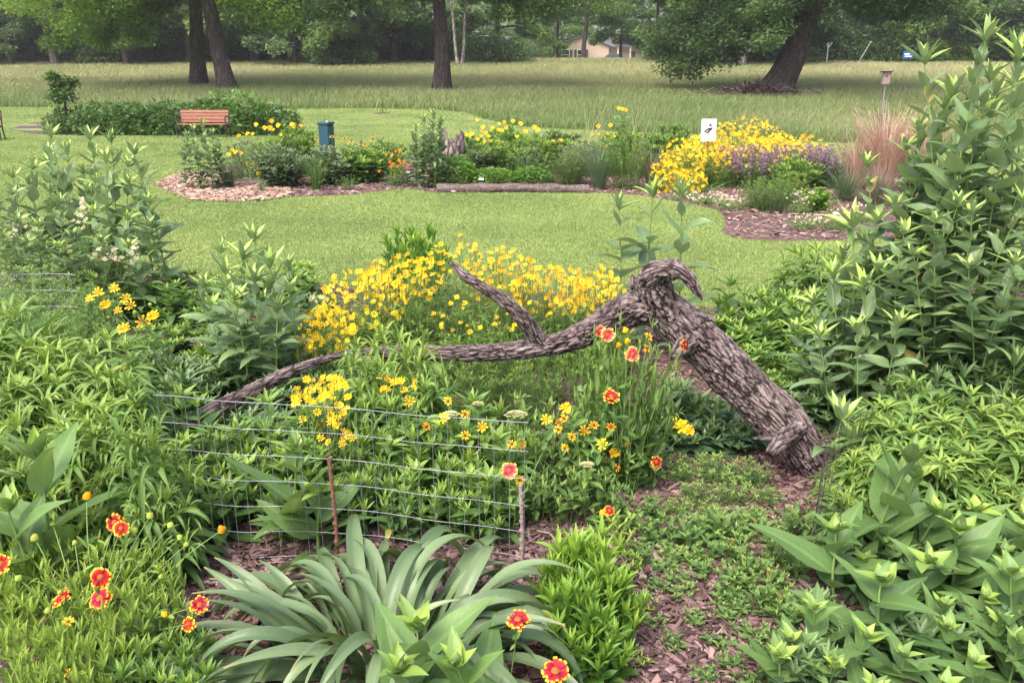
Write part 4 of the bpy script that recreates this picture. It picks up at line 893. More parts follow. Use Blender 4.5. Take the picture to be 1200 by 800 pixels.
FL = {'coreopsis': [flower(60 + k, .056, 8, 'yel', ('yel', 'yelcore'), .26, .1, e, 1 + k % 2) for k, e in enumerate((.1, .35, .6, .25))],
      'gold': [flower(70 + k, .045, 8, 'notch', ('gold', 'browncore'), .3, .12, e) for k, e in enumerate((.1, .35, .5))],
      'blanket': [flower(80 + k, .060, 12, 'notch', ('blanket', 'redcore'), .36, .14, e, 2, .3) for k, e in enumerate((.05, -.25, .25))],
      'pink': [flower(85 + k, .060, 13, 'notch', ('blanketpink', 'redcore'), .34, .14, e, 2, .3) for k, e in enumerate((.15, .05))],
      'cone': [flower(90 + k, .06, 7, 'drop', ('gold', 'browncore'), .26, .3, -.1) for k in range(2)],
      'white': [flower(95 + k, .03, 10, 'thin', ('whitef', 'yelcore'), .3, .1, .15) for k in range(2)],
      'bigyel': [flower(98 + k, .085, 9, 'yel', ('yel', 'yelcore'), .24, .08, e, 2) for k, e in enumerate((.2, .5))],
      'orange': [flower(101 + k, .07, 7, 'yel', ('org', 'org'), .4, .2, .6, 2) for k in range(2)]}
mb = MB(); dome(mb, .012, .014, 0, spiky=.3, g=np.random.default_rng(1)); dome(mb, .012, -.008, 0, rows=2); BUD = mb.mesh('bud', [MAT['bud']])
mb = MB(); dome(mb, .013, .016, 0, spiky=.5, g=np.random.default_rng(1)); dome(mb, .012, -.008, 1, rows=2); YBUD = mb.mesh('seed_head', [MAT['gold'], MAT['stem']])
def aim(d, g=None, j=.0):
    d = Vector(d); 
    if g is not None: d += Vector(g.normal(0, j, 3))
    q = d.normalized().to_track_quat('Z', 'Y'); return q
def add_flower(root, me, p, d, sc=1.0, name='flower', label=None):
    o = link(name, me, root, np.asarray(p) - np.asarray(root.location), 0, sc); o.rotation_mode = 'QUATERNION'; o.rotation_quaternion = aim(d)
    if label: o['label'] = label
    return o
def flower_stem(mb, b, p, d, r=.0018, lf=.6, bend=.3):
    b, p, d = map(np.asarray, (b, p, d)); L_ = np.linalg.norm(p - b); dn = d / np.linalg.norm(d)
    tube(mb, bez(b, p - dn * L_ * bend - (0, 0, .0), p, 7), r * np.linspace(1.3, .8, 7), 4, lf=lf, cap=False)

def _fl_template(np_=8):
    V, F, U = [], [], []; V0, F0, u0 = PET['yel']
    for k in range(np_):
        a = k * 6.2832 / np_; M = frames(np.array([a]), .3 + .15 * (k % 2), np.array([0.0]))[0]; P = V0 @ M.T * .42 + np.array((math.cos(a), math.sin(a), 0)) * .1
        F.append(F0 + len(V0) * k); V.append(P); U.append(u0)
    V = np.concatenate(V); return np.stack((V[:, 2], V[:, 0], V[:, 1]), 1), np.concatenate(F), np.concatenate(U)
FLT = _fl_template()
def bloom_mass(name, label, cat, base, heads, kind, leafsp='fine', leafn=10, leafh=.4, spread=.18, g=None, group=None, hsc=1.0, up=1.0, leafmatn=None, stemr=.0016, extra=60, leafL=.08, more=None, moreD=.055):
    """a flowering clump: foliage, stem and each flower head in its own place (heads are world points)"""
    g = g or np.random.default_rng(1); root = thing(name, label, cat, (base[0], base[1], 0), 0, group); b0 = np.array((base[0], base[1], 0.0))
    st, lv = MB(), MB(); heads = np.asarray(heads); hh = heads - b0
    for p in hh:
        a = np.array((p[0] * .35, p[1] * .35, -.01)) + np.append(g.normal(0, spread * .35, 2), 0); d = np.array((*(g.normal(0, .35, 2)), 1.0)) + np.array((0, -.85, .0)) * up
        flower_stem(st, a, p, (d[0] * .3, d[1] * .3, 1), stemr, .55)
        o = link('flower', FL[kind][int(g.integers(len(FL[kind])))], root, p, 0, hsc * (.8 + .35 * g.random())); o.rotation_mode = 'QUATERNION'; o.rotation_quaternion = aim(d, g, .15)
    if more is not None:      # blossoms past the hundred that show largest: one uncountable part
        q = np.asarray(more) - b0; m = len(q); fb = MB(); place(fb, FLT, q, g.normal(-1.57, .9, m), g.normal(.5, .45, m), g.normal(0, 1, m), moreD * (.75 + .5 * g.random(m)), .5)
        tag(link('blossom', fb.mesh('blossom', MAT['yel']), root), kind='stuff')
        for p in q[::3]: flower_stem(st, (p[0] * .4, p[1] * .4, -.01), p, (0, 0, 1), stemr, .55)
    n = extra; zt = hh[:, 2]
    for k in range(n):
        p = hh[int(g.integers(len(hh)))] * (.85, .85, .5 + .4 * g.random()) + np.append(g.normal(0, spread * .3, 2), 0); a = np.array((p[0] * .4, p[1] * .4, -.01)) + np.append(g.normal(0, spread * .4, 2), 0)
        pts = bez(a, (a + p) / 2 + (0, 0, .05), p, 6); tube(st, pts, stemr * np.linspace(1.2, .7, 6), 4, lf=.5, cap=False)
        m = leafn; ti = g.random(m); pp = np.stack([np.interp(ti, np.linspace(0, 1, 6), pts[:, c]) for c in range(3)], -1)
        scatter(lv, LT[SPEC[leafsp]['t']], pp, g.random(m) * 6.28, .35 + g.normal(0, .35, m), g.normal(0, .3, m), leafL * (.6 + .7 * g.random(m)), np.clip(.3 + .4 * ti + g.normal(0, .08, m), 0, 1), g)
    link('stem', st.mesh('stem', MAT['stem']), root); link('foliage', lv.mesh('foliage', MAT[leafmatn or SPEC[leafsp]['m']]), root); return root

def grass_tuft(seed, h, n, mat, spread=.3, tint=.45, wd=.012, dr=None):
    g = np.random.default_rng(seed); mb = MB(); t_ = [(V * (1, wd / .014, 1), F, u) for V, F, u in LT['blade']]
    a = g.random(n) * 6.28; el = 1.5 - np.abs(g.normal(0, spread, n)); r_ = h * .09 * np.sqrt(g.random(n))
    scatter(mb, t_, np.stack((np.cos(a) * r_, np.sin(a) * r_, 0 * a), -1), a + g.normal(0, .4, n), el, g.normal(0, .2, n), h * (.55 + .5 * g.random(n)), np.clip(tint + g.normal(0, .15, n), 0, 1), g)
    return mb.mesh('blades', MAT[mat])

# ================================================================== THE ISLAND BED
def island_bush(name, label, px, py, py_top, sp, wpx, n=18, var=0, cat='plant', group=None, hcls=.45):
    b = on_ground(px, py); return bush(name, label, cat, px, py_top, b[1], sp, wpx * 1.15, int(n * 2.4), var, group, hcls=.62)
def Yof(py): return on_ground(600, py)[1]
Y = Yof(222); stalks('milkweed_plant', 'upright milkweed alone on the fresh tan chips at the pointed end of the island bed', 'plant', 'isl', [(216, 166, Y), (227, 152, Y), (254, 166, Y), (222, 158, Y), (236, 145, Y + .1), (248, 156, Y), (230, 165, Y - .15), (243, 172, Y - .2)])
Y = Yof(219); stalks('leafy_stalk_plant', 'tall bright green leafy plant beside the carved stump', 'plant', 'isl', [(488, 150, Y), (484, 158, Y), (517, 142, Y), (500, 160, Y - .2), (508, 172, Y - .25), (497, 140, Y + .1), (508, 134, Y), (515, 148, Y + .15), (503, 152, Y - .15), (492, 162, Y - .2), (512, 165, Y - .2), (480, 172, Y)])
def tuft(name, label, px, py, py_top, mat, n=160, spread=.3, tint=.45, wd=.012, cat='grass tuft', group=None, seed=1, sxy=1.0):
    b = on_ground(px, py); h = top_z(py_top, b[1]); t = thing(name, label, cat, (b[0], b[1], 0), 0, group); t.scale = (sxy, sxy, 1)
    link('blades', grass_tuft(seed, h * 1.08, n, mat, spread, tint, wd), t); return t
tuft('grass_tuft', 'green grass tuft just right of the milkweed on the tan chips', 268, 221, 188, 'grey', 220, .42, .5, .014, seed=2)
tuft('grass_tuft', 'small grey-green grass tuft at the front edge below the yellow coneflowers', 307, 226, 210, 'grey', 180, .6, .55, .014, seed=3)
tuft('grass_tuft', 'thin upright green tuft in front of the dark bin at the bed edge', 371, 224, 180, 'fine', 140, .3, .5, .012, seed=4)
island_bush('leafy_perennial', 'wispy grey-green perennial under the yellow coneflowers', 290, 208, 165, 'grey', 60, 20, 0)
island_bush('leafy_perennial', 'grey-green feathery perennial in front of the dark bin', 330, 219, 172, 'greyl', 60, 20, 0)
island_bush('leafy_perennial', 'mid green bushy perennial left of the dark bin', 346, 205, 148, 'mint', 44, 24, 0)
island_bush('leafy_perennial', 'grey-green perennial between the dark bin and the butterfly weed', 385, 216, 172, 'greyl', 56, 20, 1)
island_bush('leafy_perennial', 'broad-leaved green perennial at the bed edge left of the orange flowers', 428, 214, 174, 'mint', 62, 22, 0)
island_bush('leafy_perennial', 'green perennial behind the orange butterfly weed', 452, 204, 168, 'mint', 50, 18, 1)
island_bush('leafy_perennial', 'low dark seedlings at the bed edge under the orange flowers', 408, 224, 205, 'fine', 30, 14, 1)
island_bush('leafy_perennial', 'soft green perennial behind the carved stump', 540, 196, 166, 'mint', 48, 18, 1)
for k, (px, py, pt, wx, lab) in enumerate([(534, 216, 184, 56, 'rounded fresh green mound in front of the carved stump'), (578, 214, 197, 54, 'low fresh green mound behind the middle of the edging log'), (622, 214, 196, 54, 'low fresh green mound behind the right part of the edging log')]):
    b = on_ground(px, py); h = top_z(pt, b[1]); t = thing('mound_plant', lab, 'plant', (b[0], b[1], 0), k, 'fresh green mounds behind the edging log'); rx = wx / FPX * b[1] / 2
    t.scale = (rx, rx, h); link('foliage', leaf_mound(140 + k, 1.0, 1.0, 1700, .16, [LEAF_DIA], mat='bright', tint=.42, ragged=.14, shell=.4), t); link('stem', twig_stem(141 + k, .8, 6, .02), t)
island_bush('leafy_perennial', 'silvery green perennial right of the carved stump', 560, 206, 172, 'greyl', 50, 18, 1)
island_bush('leafy_perennial', 'tall fan of light green leaves right of the stump under yellow flowers', 592, 200, 152, 'bright', 56, 22, 1)
island_bush('leafy_perennial', 'green perennial in the middle of the island bed under yellow flowers', 625, 203, 160, 'mint', 50, 20, 2)
island_bush('leafy_perennial', 'dark green broad-leaved perennial behind the grey wispy plant', 656, 196, 157, 'dusk', 56, 20, 1)
island_bush('wispy_perennial', 'grey mauve wispy perennial above the right end of the edging log', 668, 218, 172, 'fine', 64, 26, 2)
tuft('wispy_grass', 'grey mauve airy grass above the right end of the edging log', 672, 217, 168, 'mauve', 420, .55, .5, .008, seed=5)
tuft('wispy_grass', 'thin green airy grass right of the edging log', 702, 222, 168, 'grey', 420, .35, .5, .008, seed=6)
tuft('wispy_grass', 'mauve airy grass left of the yellow flower mass', 762, 222, 172, 'mauve', 380, .45, .4, .008, seed=7)
island_bush('leafy_perennial', 'tall soft green perennial left of the white sign', 735, 222, 152, 'fine', 54, 24, 3)
island_bush('leafy_perennial', 'light green perennial behind the tall soft one left of the sign', 745, 205, 156, 'mint', 50, 22, 0)
island_bush('leafy_perennial', 'dark leafy perennial just left of the white sign', 786, 200, 146, 'mint', 48, 22, 1)
tuft('dry_grass', 'dry straw-coloured stalks standing among the plants left of the white sign', 690, 205, 126, 'meadow', 26, .12, .85, .006, seed=8)
tuft('dry_grass', 'dry straw-coloured stalks by the tall yellow-tipped stem', 742, 208, 112, 'meadow', 26, .12, .85, .006, seed=9)

Y1 = Yof(205); gI = np.random.default_rng(21)
def heads(px, py, rx, ry, n, Y, dY=.25, g=gI, shell=False):
    out = []
    for k in range(n):
        a = g.random() * 6.28; r_ = math.sqrt(g.random()); out.append(at(px + rx * r_ * math.cos(a), py + ry * r_ * math.sin(a), Y + g.normal(0, dY)))
    return np.array(out)
def hpts(L_, Y, dY=.15): return np.array([at(a, b, Y + gI.normal(0, dY)) for a, b in L_])
YB = Yof(212)
bloom_mass('yellow_coneflower', 'tall yellow coneflower with scattered blooms left of the dark bin', 'flower', (at_x(300, YB), YB), hpts([(300, 146), (318, 142), (310, 150), (320, 152), (326, 147), (329, 158), (342, 146), (345, 149), (352, 148), (290, 157), (296, 157), (280, 160), (253, 177), (268, 181), (272, 176), (282, 180), (289, 191), (297, 193), (303, 204), (315, 212), (276, 178), (316, 150)], YB, .2), 'bigyel', 'fine', 5, extra=34, leafL=.1, stemr=.003)
bloom_mass('yellow_coneflower', 'yellow drooping coneflowers with dark centres just right of the dark bin', 'flower', (at_x(400, YB), YB), hpts([(371, 163), (389, 160), (387, 172), (397, 165), (404, 162), (410, 168), (412, 166), (437, 159), (436, 164), (428, 170), (423, 169)], YB, .2), 'cone', 'greyl', 5, hsc=1.5, extra=26, leafL=.13, stemr=.003)
bloom_mass('butterfly_weed', 'orange butterfly weed at the front edge left of the leafy stalks', 'flower', (at_x(463, Yof(219)), Yof(219)), hpts([(457, 190), (461, 193), (466, 195), (470, 192), (474, 190), (464, 178), (469, 177), (445, 201), (475, 201), (460, 183), (453, 182), (478, 195), (467, 188), (458, 196)], Yof(219)), 'orange', 'fine', 8, extra=50, leafL=.1)
bloom_mass('yellow_coneflower', 'airy yellow flowers above the mounds right of the carved stump', 'flower', (at_x(590, Y1), Y1), hpts([(546, 158), (550, 159), (553, 157), (559, 141), (566, 149), (565, 154), (569, 156), (564, 160), (572, 160), (577, 150), (585, 145), (591, 144), (583, 153), (588, 153), (568, 166), (601, 142), (606, 160), (610, 145), (612, 155), (616, 154), (626, 149), (630, 152), (560, 163), (574, 165), (593, 150), (540, 176), (548, 179), (586, 167)], Y1, .3), 'bigyel', 'fine', 5, extra=40, leafL=.1, stemr=.003)
bloom_mass('yellow_coneflower', 'sparse yellow flowers among dry stalks left of the white sign', 'flower', (at_x(705, Y1), Y1), hpts([(648, 166), (657, 165), (677, 175), (689, 175), (701, 148), (712, 157), (715, 147), (694, 158), (700, 158), (711, 172), (720, 160)], Y1, .3), 'bigyel', 'fine', 5, extra=24, leafL=.1, stemr=.003)
bloom_mass('tall_sunflower', 'single tall stem topped with yellow flowers rising above the island bed', 'flower', (at_x(727, Y1), Y1), hpts([(729, 128), (733, 129), (725, 127)], Y1, .05), 'bigyel', 'mint', 16, extra=10, leafL=.12, stemr=.004)
# the big yellow mass by the sign: several plants grown together
YM = ['left front plant of the big yellow mass beside the white sign', 'plant of the big yellow mass right under the white sign', 'tallest middle plant of the big yellow mass right of the sign', 'right plant of the big yellow mass beside the russet grass', 'low front plant of the big yellow mass above the white daisies', 'back plant of the big yellow mass behind its tallest one', 'plant of the big yellow mass just right below the white sign', 'plant of the big yellow mass directly above the purple spikes', 'lowest left corner plant of the big yellow mass', 'crowded central plant of the big yellow mass under its crest']
for lab, (px, py, rx, ry, n, Y_, by_) in zip(YM, [(800, 188, 26, 26, 84, 13.6, 228), (826, 180, 30, 22, 90, 14.4, 220), (876, 162, 40, 24, 99, 14.9, 212), (935, 178, 38, 20, 98, 14.9, 212), (802, 212, 26, 14, 60, 13.1, 232), (870, 170, 62, 26, 98, 15.6, 210), (846, 190, 30, 20, 96, 13.9, 220), (905, 180, 40, 20, 96, 14.3, 216), (782, 206, 20, 24, 70, 13.3, 230), (860, 176, 40, 22, 98, 14.6, 214)]):
    bloom_mass('yellow_coreopsis', lab, 'flower', (at_x(px, Y_), Y_), heads(px, py, rx, ry, n, Y_, .22), 'coreopsis', 'fine', 7, extra=70, leafL=.11, hsc=.95, spread=.5, more=heads(px, py, rx * 1.05, ry * 1.05, 150, Y_, .25), moreD=.055, group='yellow flower mass by the white sign', stemr=.0025)
# purple flowers in front of it
def spike_mesh(seed, h, mat):
    g = np.random.default_rng(seed); mb = MB(); n = 46; z = h * (.45 + .55 * g.random(n)); a = g.random(n) * 6.28
    scatter(mb, [PET['thin']], np.stack((0 * z, 0 * z, z), -1), a, g.normal(.3, .4, n), g.normal(0, .3, n), .028 + .02 * g.random(n), .5, g); return mb.mesh('flower_spike', MAT[mat])
SPK = [spike_mesh(150 + k, .36, 'purple') for k in range(3)]; SPS = [clump_mesh(160, 'fine', .3, .2, 14), clump_mesh(161, 'grey', .3, .2, 14)]
for k, (px, by_) in enumerate([(858, 216), (876, 222), (893, 218), (912, 214), (930, 214), (948, 216), (966, 218), (985, 222)]):
    b = on_ground(px, by_); t = thing('purple_penstemon', 'purple-spiked penstemon in front of the big yellow flower mass', 'flower', (b[0], b[1], 0), k * 1.3, 'purple penstemons in front of the yellow mass', 1.45)
    link('stem', SPS[k % 2][0], t); link('foliage', SPS[k % 2][1], t)
    for q in range(22):
        a = RG.random() * 6.28; r_ = .27 * math.sqrt(RG.random()); link('flower_spike', SPK[q % 3], t, (r_ * math.cos(a), r_ * math.sin(a), .02), RG.random() * 6, (.85 + .4 * RG.random()))
for k, (px, by_, pt, wx) in enumerate([(905, 248, 205, 54), (925, 240, 200, 46), (888, 244, 206, 44)]):
    island_bush('feathery_perennial', ['light feathery green plant in the middle of the right mulch edge', 'light feathery green plant behind the middle one at the mulch edge', 'light feathery green plant left of the middle one at the mulch edge'][k], px, by_, pt, 'fine', wx, 26, k, group='feathery plants at the mulch edge')
island_bush('leafy_perennial', 'fresh green low perennial at the right of the mulch edge', 958, 248, 222, 'bright', 44, 20, 0)
def daisy_plant(label, px, py, pt, wpx, n, k):
    Y_ = Yof(py); rx = wpx / 2; H_ = heads(px, (py * .35 + pt * .65), rx, max(2, (py - pt) * .38), n, Y_, .12)
    return bloom_mass('white_daisy', label, 'flower', (at_x(px, Y_), Y_), H_, 'white', 'fine', 8, extra=36, leafL=.08, hsc=1.25, spread=.3, group='white daisies along the island bed', g=np.random.default_rng(200 + k))
for k, a in enumerate([(828, 240, 224, 46, 42), (858, 246, 228, 40, 40), (802, 234, 222, 36, 22), (938, 250, 222, 44, 48), (948, 268, 250, 34, 36), (985, 270, 244, 50, 60), (1005, 262, 238, 40, 34)]):
    daisy_plant(['white daisies in front of the yellow mass', 'white daisies left of the right mulch patch', 'white daisies at the foot of the front yellow plant', 'white daisies behind the right mulch patch', 'cream daisies in front of the right mulch patch', 'cream white daisies beside the white plant label on the right', 'white daisies at the foot of the russet grass'][k], *a, k)
# russet bluestem
tuft('russet_bluestem', 'tall russet pink bluestem grass at the right end of the island bed', 1032, 226, 126, 'redgrass', 420, .11, .6, .006, seed=11, sxy=1.3)
tuft('russet_bluestem', 'shorter russet bluestem leaning left beside the tall one', 1000, 224, 152, 'redgrass', 260, .16, .55, .007, seed=12, sxy=1.2)
tuft('russet_bluestem', 'russet bluestem half hidden behind the tall milkweeds', 1068, 226, 138, 'redgrass', 300, .16, .6, .007, seed=13, sxy=1.2)
tuft('mauve_grass', 'mauve grey grass mound at the foot of the russet bluestem', 1025, 240, 196, 'mauve', 600, .75, .4, .009, seed=14)
tuft('mauve_grass', 'grey-green grass mound left of the russet bluestem foot', 990, 236, 192, 'grey', 500, .7, .5, .009, seed=15)

# green plants filling the middle of the bed
gF = random.Random(3)
for k, px in enumerate(range(318, 800, 17)):
    if 470 < px < 545 or 358 < px < 404: continue
    py = gF.uniform(196, 209); island_bush('filler_perennial', 'green perennial in the crowded middle of the island bed', px + gF.uniform(-6, 6), py, py - gF.uniform(30, 44), ('mint', 'greyl', 'fine', 'grey', 'mint')[k % 5], gF.uniform(36, 50), 12, k % 3, group='green perennials filling the island bed')
for k, px in enumerate(range(815, 990, 19)):
    island_bush('filler_perennial', 'leafy green growth under the big yellow flower mass', px, gF.uniform(212, 226), gF.uniform(180, 196), ('mint', 'fine')[k % 2], 46, 14, k % 3, group='green growth under the yellow mass')
# stump, edging log, sign, bird house, bin, labels -----------------------------------
def stump_fn(mb):
    n, m = 26, 18; g = np.random.default_rng(31); th = np.arange(n) * 6.2832 / n; V = []
    topz = .50 + .12 * np.sin(th * 2 + .6) + .10 * (fbm(np.stack((np.cos(th) * 3, np.sin(th) * 3, 0 * th), -1), 2) - .5) * 2 + .1 * (np.cos(th - 2.4) > .75)
    for i in range(m):
        t = i / (m - 1); r_ = .165 * (1.18 - .42 * t ** .8) * (1 + .30 * (fbm(np.stack((np.cos(th) * 2.2, np.sin(th) * 2.2, 0 * th + t * 1.6), -1), 3) - .5) * 2)
        V.append(np.stack((np.cos(th) * r_ + .03 * t, np.sin(th) * r_, topz * t - .02), -1))
    for q in (.6, .15): V.append(np.stack((np.cos(th) * .1 * q + .03, np.sin(th) * .1 * q, .34 + 0 * th + .03 * q), -1))
    m += 2; V = np.concatenate(V); i, j = np.meshgrid(np.arange(m - 1), np.arange(n), indexing='ij'); j2 = (j + 1) % n
    mb.add(V, np.stack((i * n + j, i * n + j2, (i + 1) * n + j2, (i + 1) * n + j), -1).reshape(-1, 4))
    mb.f.append((np.array([list(range((m - 1) * n, m * n))]), 0))
b = on_ground(529, 206); sg = link('tree_stump', None, None, (b[0], b[1], 0)); tag(sg, 'ragged weathered grey-pink tree stump standing among the island plants', 'stump')
mb = MB(); stump_fn(mb); link('trunk', mb.mesh('trunk', MAT['stump']), sg, sc=(1.45, 1.2, 1.42))
mb = MB(); bark_tube(mb, cat_path([(.10, -.13, .02), (.13, -.16, .2), (.12, -.13, .34)], 10), [.06, .085, .09, .085, .075, .07, .06, .05, .04, .02], 12, 3, amp=.15); link('burl', mb.mesh('burl', MAT['stump']), sg)
def log_path(mb, pts, rad, n, seed, amp): bark_tube(mb, pts, rad, n, seed, amp=amp)
pl = [on_ground(px, py) + (0, 0, z) for px, py, z in ((512, 225, .05), (560, 225, .06), (622, 225.5, .065), (690, 226, .055))]
mb = MB(); lp = cat_path(pl, 40); log_path(mb, lp - lp[0], np.full(40, .072) * (1 + .12 * np.sin(np.arange(40) * .7)), 14, 5, .22)
lg = link('edging_log', mb.mesh('edging_log', MAT['oldlog']), None, lp[0]); tag(lg, 'long pale fallen log edging the front of the island bed', 'log')
pl = [on_ground(px, py) + (0, 0, z) for px, py, z in ((452, 219, .02), (470, 216, .04), (484, 213, .05))]
mb = MB(); lp = cat_path(pl, 14); log_path(mb, lp - lp[0], np.full(14, .03), 10, 6, .2); lg = link('branch_piece', mb.mesh('branch_piece', MAT['stump']), None, lp[0]); tag(lg, 'short weathered branch lying on the mulch left of the leafy stalks', 'branch')

b = on_ground(831, 214); Ys = 14.2; xs_ = at_x(831, Ys, 1.0); zt, zb = top_z(139.5, Ys), top_z(166, Ys)
sg = thing('garden_sign', 'white sign with a black bird drawing standing in the yellow flowers', 'sign', (xs_, Ys, 0), R(6)); wd = 17.5 / FPX * Ys * 1.02
M1(lambda mb: box(mb, (0, 0, (zt + zb) / 2), (wd, .012, zt - zb), bev=.004), 'board', MAT['whitep'], sg)
M1(lambda mb: box(mb, (0, .02, zt * .48), (.035, .02, zt * .96), bev=.004), 'post', MAT['brownwood'], sg)
MAT['ink'] = plainmat('printed_ink', (.02, .02, .03), (.05, .05, .06), 20, .5, 0); MAT['inkgrey'] = plainmat('grey_ink', (.42, .42, .46), (.5, .5, .54), 20, .5, 0)
zc = (zt + zb) / 2
def blob(mb, cx, cz, a, b_, rot, n=16, y=-.009):
    V = [(0 + cx, y, cz)]; c_, s_ = math.cos(rot), math.sin(rot)
    for k in range(n):
        t = k * 6.2832 / n; r1 = 1 + .18 * math.sin(3 * t); u, v = a * math.cos(t) * r1, b_ * math.sin(t) * r1; V.append((cx + u * c_ - v * s_, y, cz + u * s_ + v * c_))
    mb.add(V, [(0, 1 + (k + 1) % n, 1 + k) for k in range(n)])
M1(lambda mb: [blob(mb, -.02, zc - .005, .055, .034, .5), blob(mb, .03, zc + .02, .03, .018, .7), blob(mb, .022, zc + .085, .022, .019, .8)], 'bird_drawing', MAT['ink'], sg)
M1(lambda mb: [blob(mb, -.03, zc - .012, .028, .012, .5, y=-.0115), blob(mb, .06, zc + .04, .014, .012, 0), blob(mb, -.05, zc + .08, .02, .012, .3), blob(mb, .055, zc - .02, .012, .02, 0)] + [box(mb, (-.01 * k, -.0085, zc + .135 - 0 * k), (.10, .003, .006)) for k in range(1)], 'grey_marking', MAT['inkgrey'], sg)

Yh = 23.0; xh = at_x(1035, Yh, 1.2); h = top_z(99, Yh); hb = thing('bird_house', 'small wooden bird house on a thin metal pole behind the russet grass', 'bird house', (xh, Yh, 0), R(-14))
ht = top_z(84.5, Yh); MAT['oldwood'] = plainmat('weathered_board', (.2, .14, .13), (.36, .27, .25), 18, .85, .4, .006, stretch=(1, 1, .2))
bd = M1(lambda mb: box(mb, (0, 0, (h + ht) / 2), (.19, .17, ht - h), bev=.006), 'box', MAT['oldwood'], hb)
M1(lambda mb: tube(mb, [(0, -.082, h + (ht - h) * .66), (0, -.0875, h + (ht - h) * .66)], .022, 14), 'entrance_hole', MAT['black'], bd)
M1(lambda mb: box(mb, (-.02, -.03, ht + .012), (.30, .28, .022), tilt=-.12, bev=.004), 'roof', MAT['oldwood'], hb)
M1(lambda mb: tube(mb, [(0, 0, -.1), (0, 0, h + .02)], .016, 8), 'pole', MAT['wire'], hb)
MAT['teal'] = plainmat('teal_plastic', (.012, .06, .085), (.02, .085, .115), 6, .5, .05)
Yb = 19.5; zb = top_z(143, Yb); t = thing('utility_box', 'dark teal upright plastic box standing behind the coneflowers', 'box', (at_x(383, Yb, .4), Yb, 0), R(-20))
M1(lambda mb: box(mb, (0, 0, zb * .46), (.27, .27, zb * .92), bev=.02), 'body', MAT['teal'], t); M1(lambda mb: box(mb, (0, 0, zb * .96), (.30, .30, zb * .08), bev=.015), 'lid', MAT['teal'], t)
M1(lambda mb: tube(mb, [(.1, -.1, zb), (.1, -.1, zb + .03)], .03, 10), 'white_knob', MAT['whitep'], t)
for k, (px, py, lab) in enumerate([(372, 213, 'small white plant label in front of the dark bin'), (564, 210, 'small white plant label on the low green mound'), (676, 200, 'small white plant label among the grey wispy plants'), (979, 250, 'small white plant label among the cream daisies on the right'), (478, 202, 'small white plant label beside the orange butterfly weed')]):
    b = on_ground(px, py + 8); zt = top_z(py, b[1]); t = thing('plant_label', lab, 'label', (b[0], b[1], 0), RG.gauss(0, .2))
    M1(lambda mb: box(mb, (0, 0, zt), (.085, .01, .04), tilt=-.6, bev=.003), 'plate', MAT['whitep'], t); M1(lambda mb: tube(mb, [(0, .01, -.02), (0, .01, zt)], .004, 6), 'stake', MAT['wire'], t)
# white seedling flags and a tiny sapling on the mown strip
b = on_ground(374, 125); t = thing('white_wildflower', 'few white flowers standing at the meadow edge behind the dark bin', 'flower', (b[0], b[1], 0))
mb = MB(); 
for dx, hh in ((-.28, .38), (-.12, .46), (.0, .2), (.1, .48), (.26, .4)): tube(mb, bez((0, 0, 0), (dx * .5, 0, hh * .6), (dx, 0, hh), 5), .012, 5, cap=False)
link('stem', mb.mesh('stem', MAT['stem']), t)
for dx, hh in ((-.28, .38), (-.12, .46), (.0, .2), (.1, .48), (.26, .4)): o = link('flower', FL['white'][0], t, (dx, 0, hh), 0, 3.6); o.rotation_euler = (R(50), 0, 0)
b = on_ground(448, 133); t = thing('sapling', 'thin young sapling in a small mulch ring on the mown strip', 'tree', (b[0], b[1], 0)); hh = top_z(106, b[1])
M1(lambda mb: tube(mb, [(0, 0, -.02), (.03, 0, hh * .5), (0, 0, hh)], [.02, .014, .005], 6), 'trunk', MAT['bark'], t)
mb = MB(); gs = np.random.default_rng(9); n = 90; z_ = hh * (.35 + .65 * gs.random(n)); a_ = gs.random(n) * 6.28; r_ = .2 * (1.15 - z_ / hh) * gs.random(n) + .02
scatter(mb, [LEAF_DIA], np.stack((np.cos(a_) * r_, np.sin(a_) * r_, z_), -1), a_, gs.normal(.1, .4, n), gs.normal(0, .4, n), .09, .6 + gs.normal(0, .1, n), gs); link('crown', mb.mesh('crown', MAT['midleaf']), t)
ring = np.array([(b[0] + .4 * math.cos(k * .3491), b[1] + .4 * math.sin(k * .3491), 0) for k in range(18)]); sheet('sapling_bed', ring, .006, MAT['darkmulch'])

# ================================================================== THE FRONT BED
gD = np.random.default_rng(77)
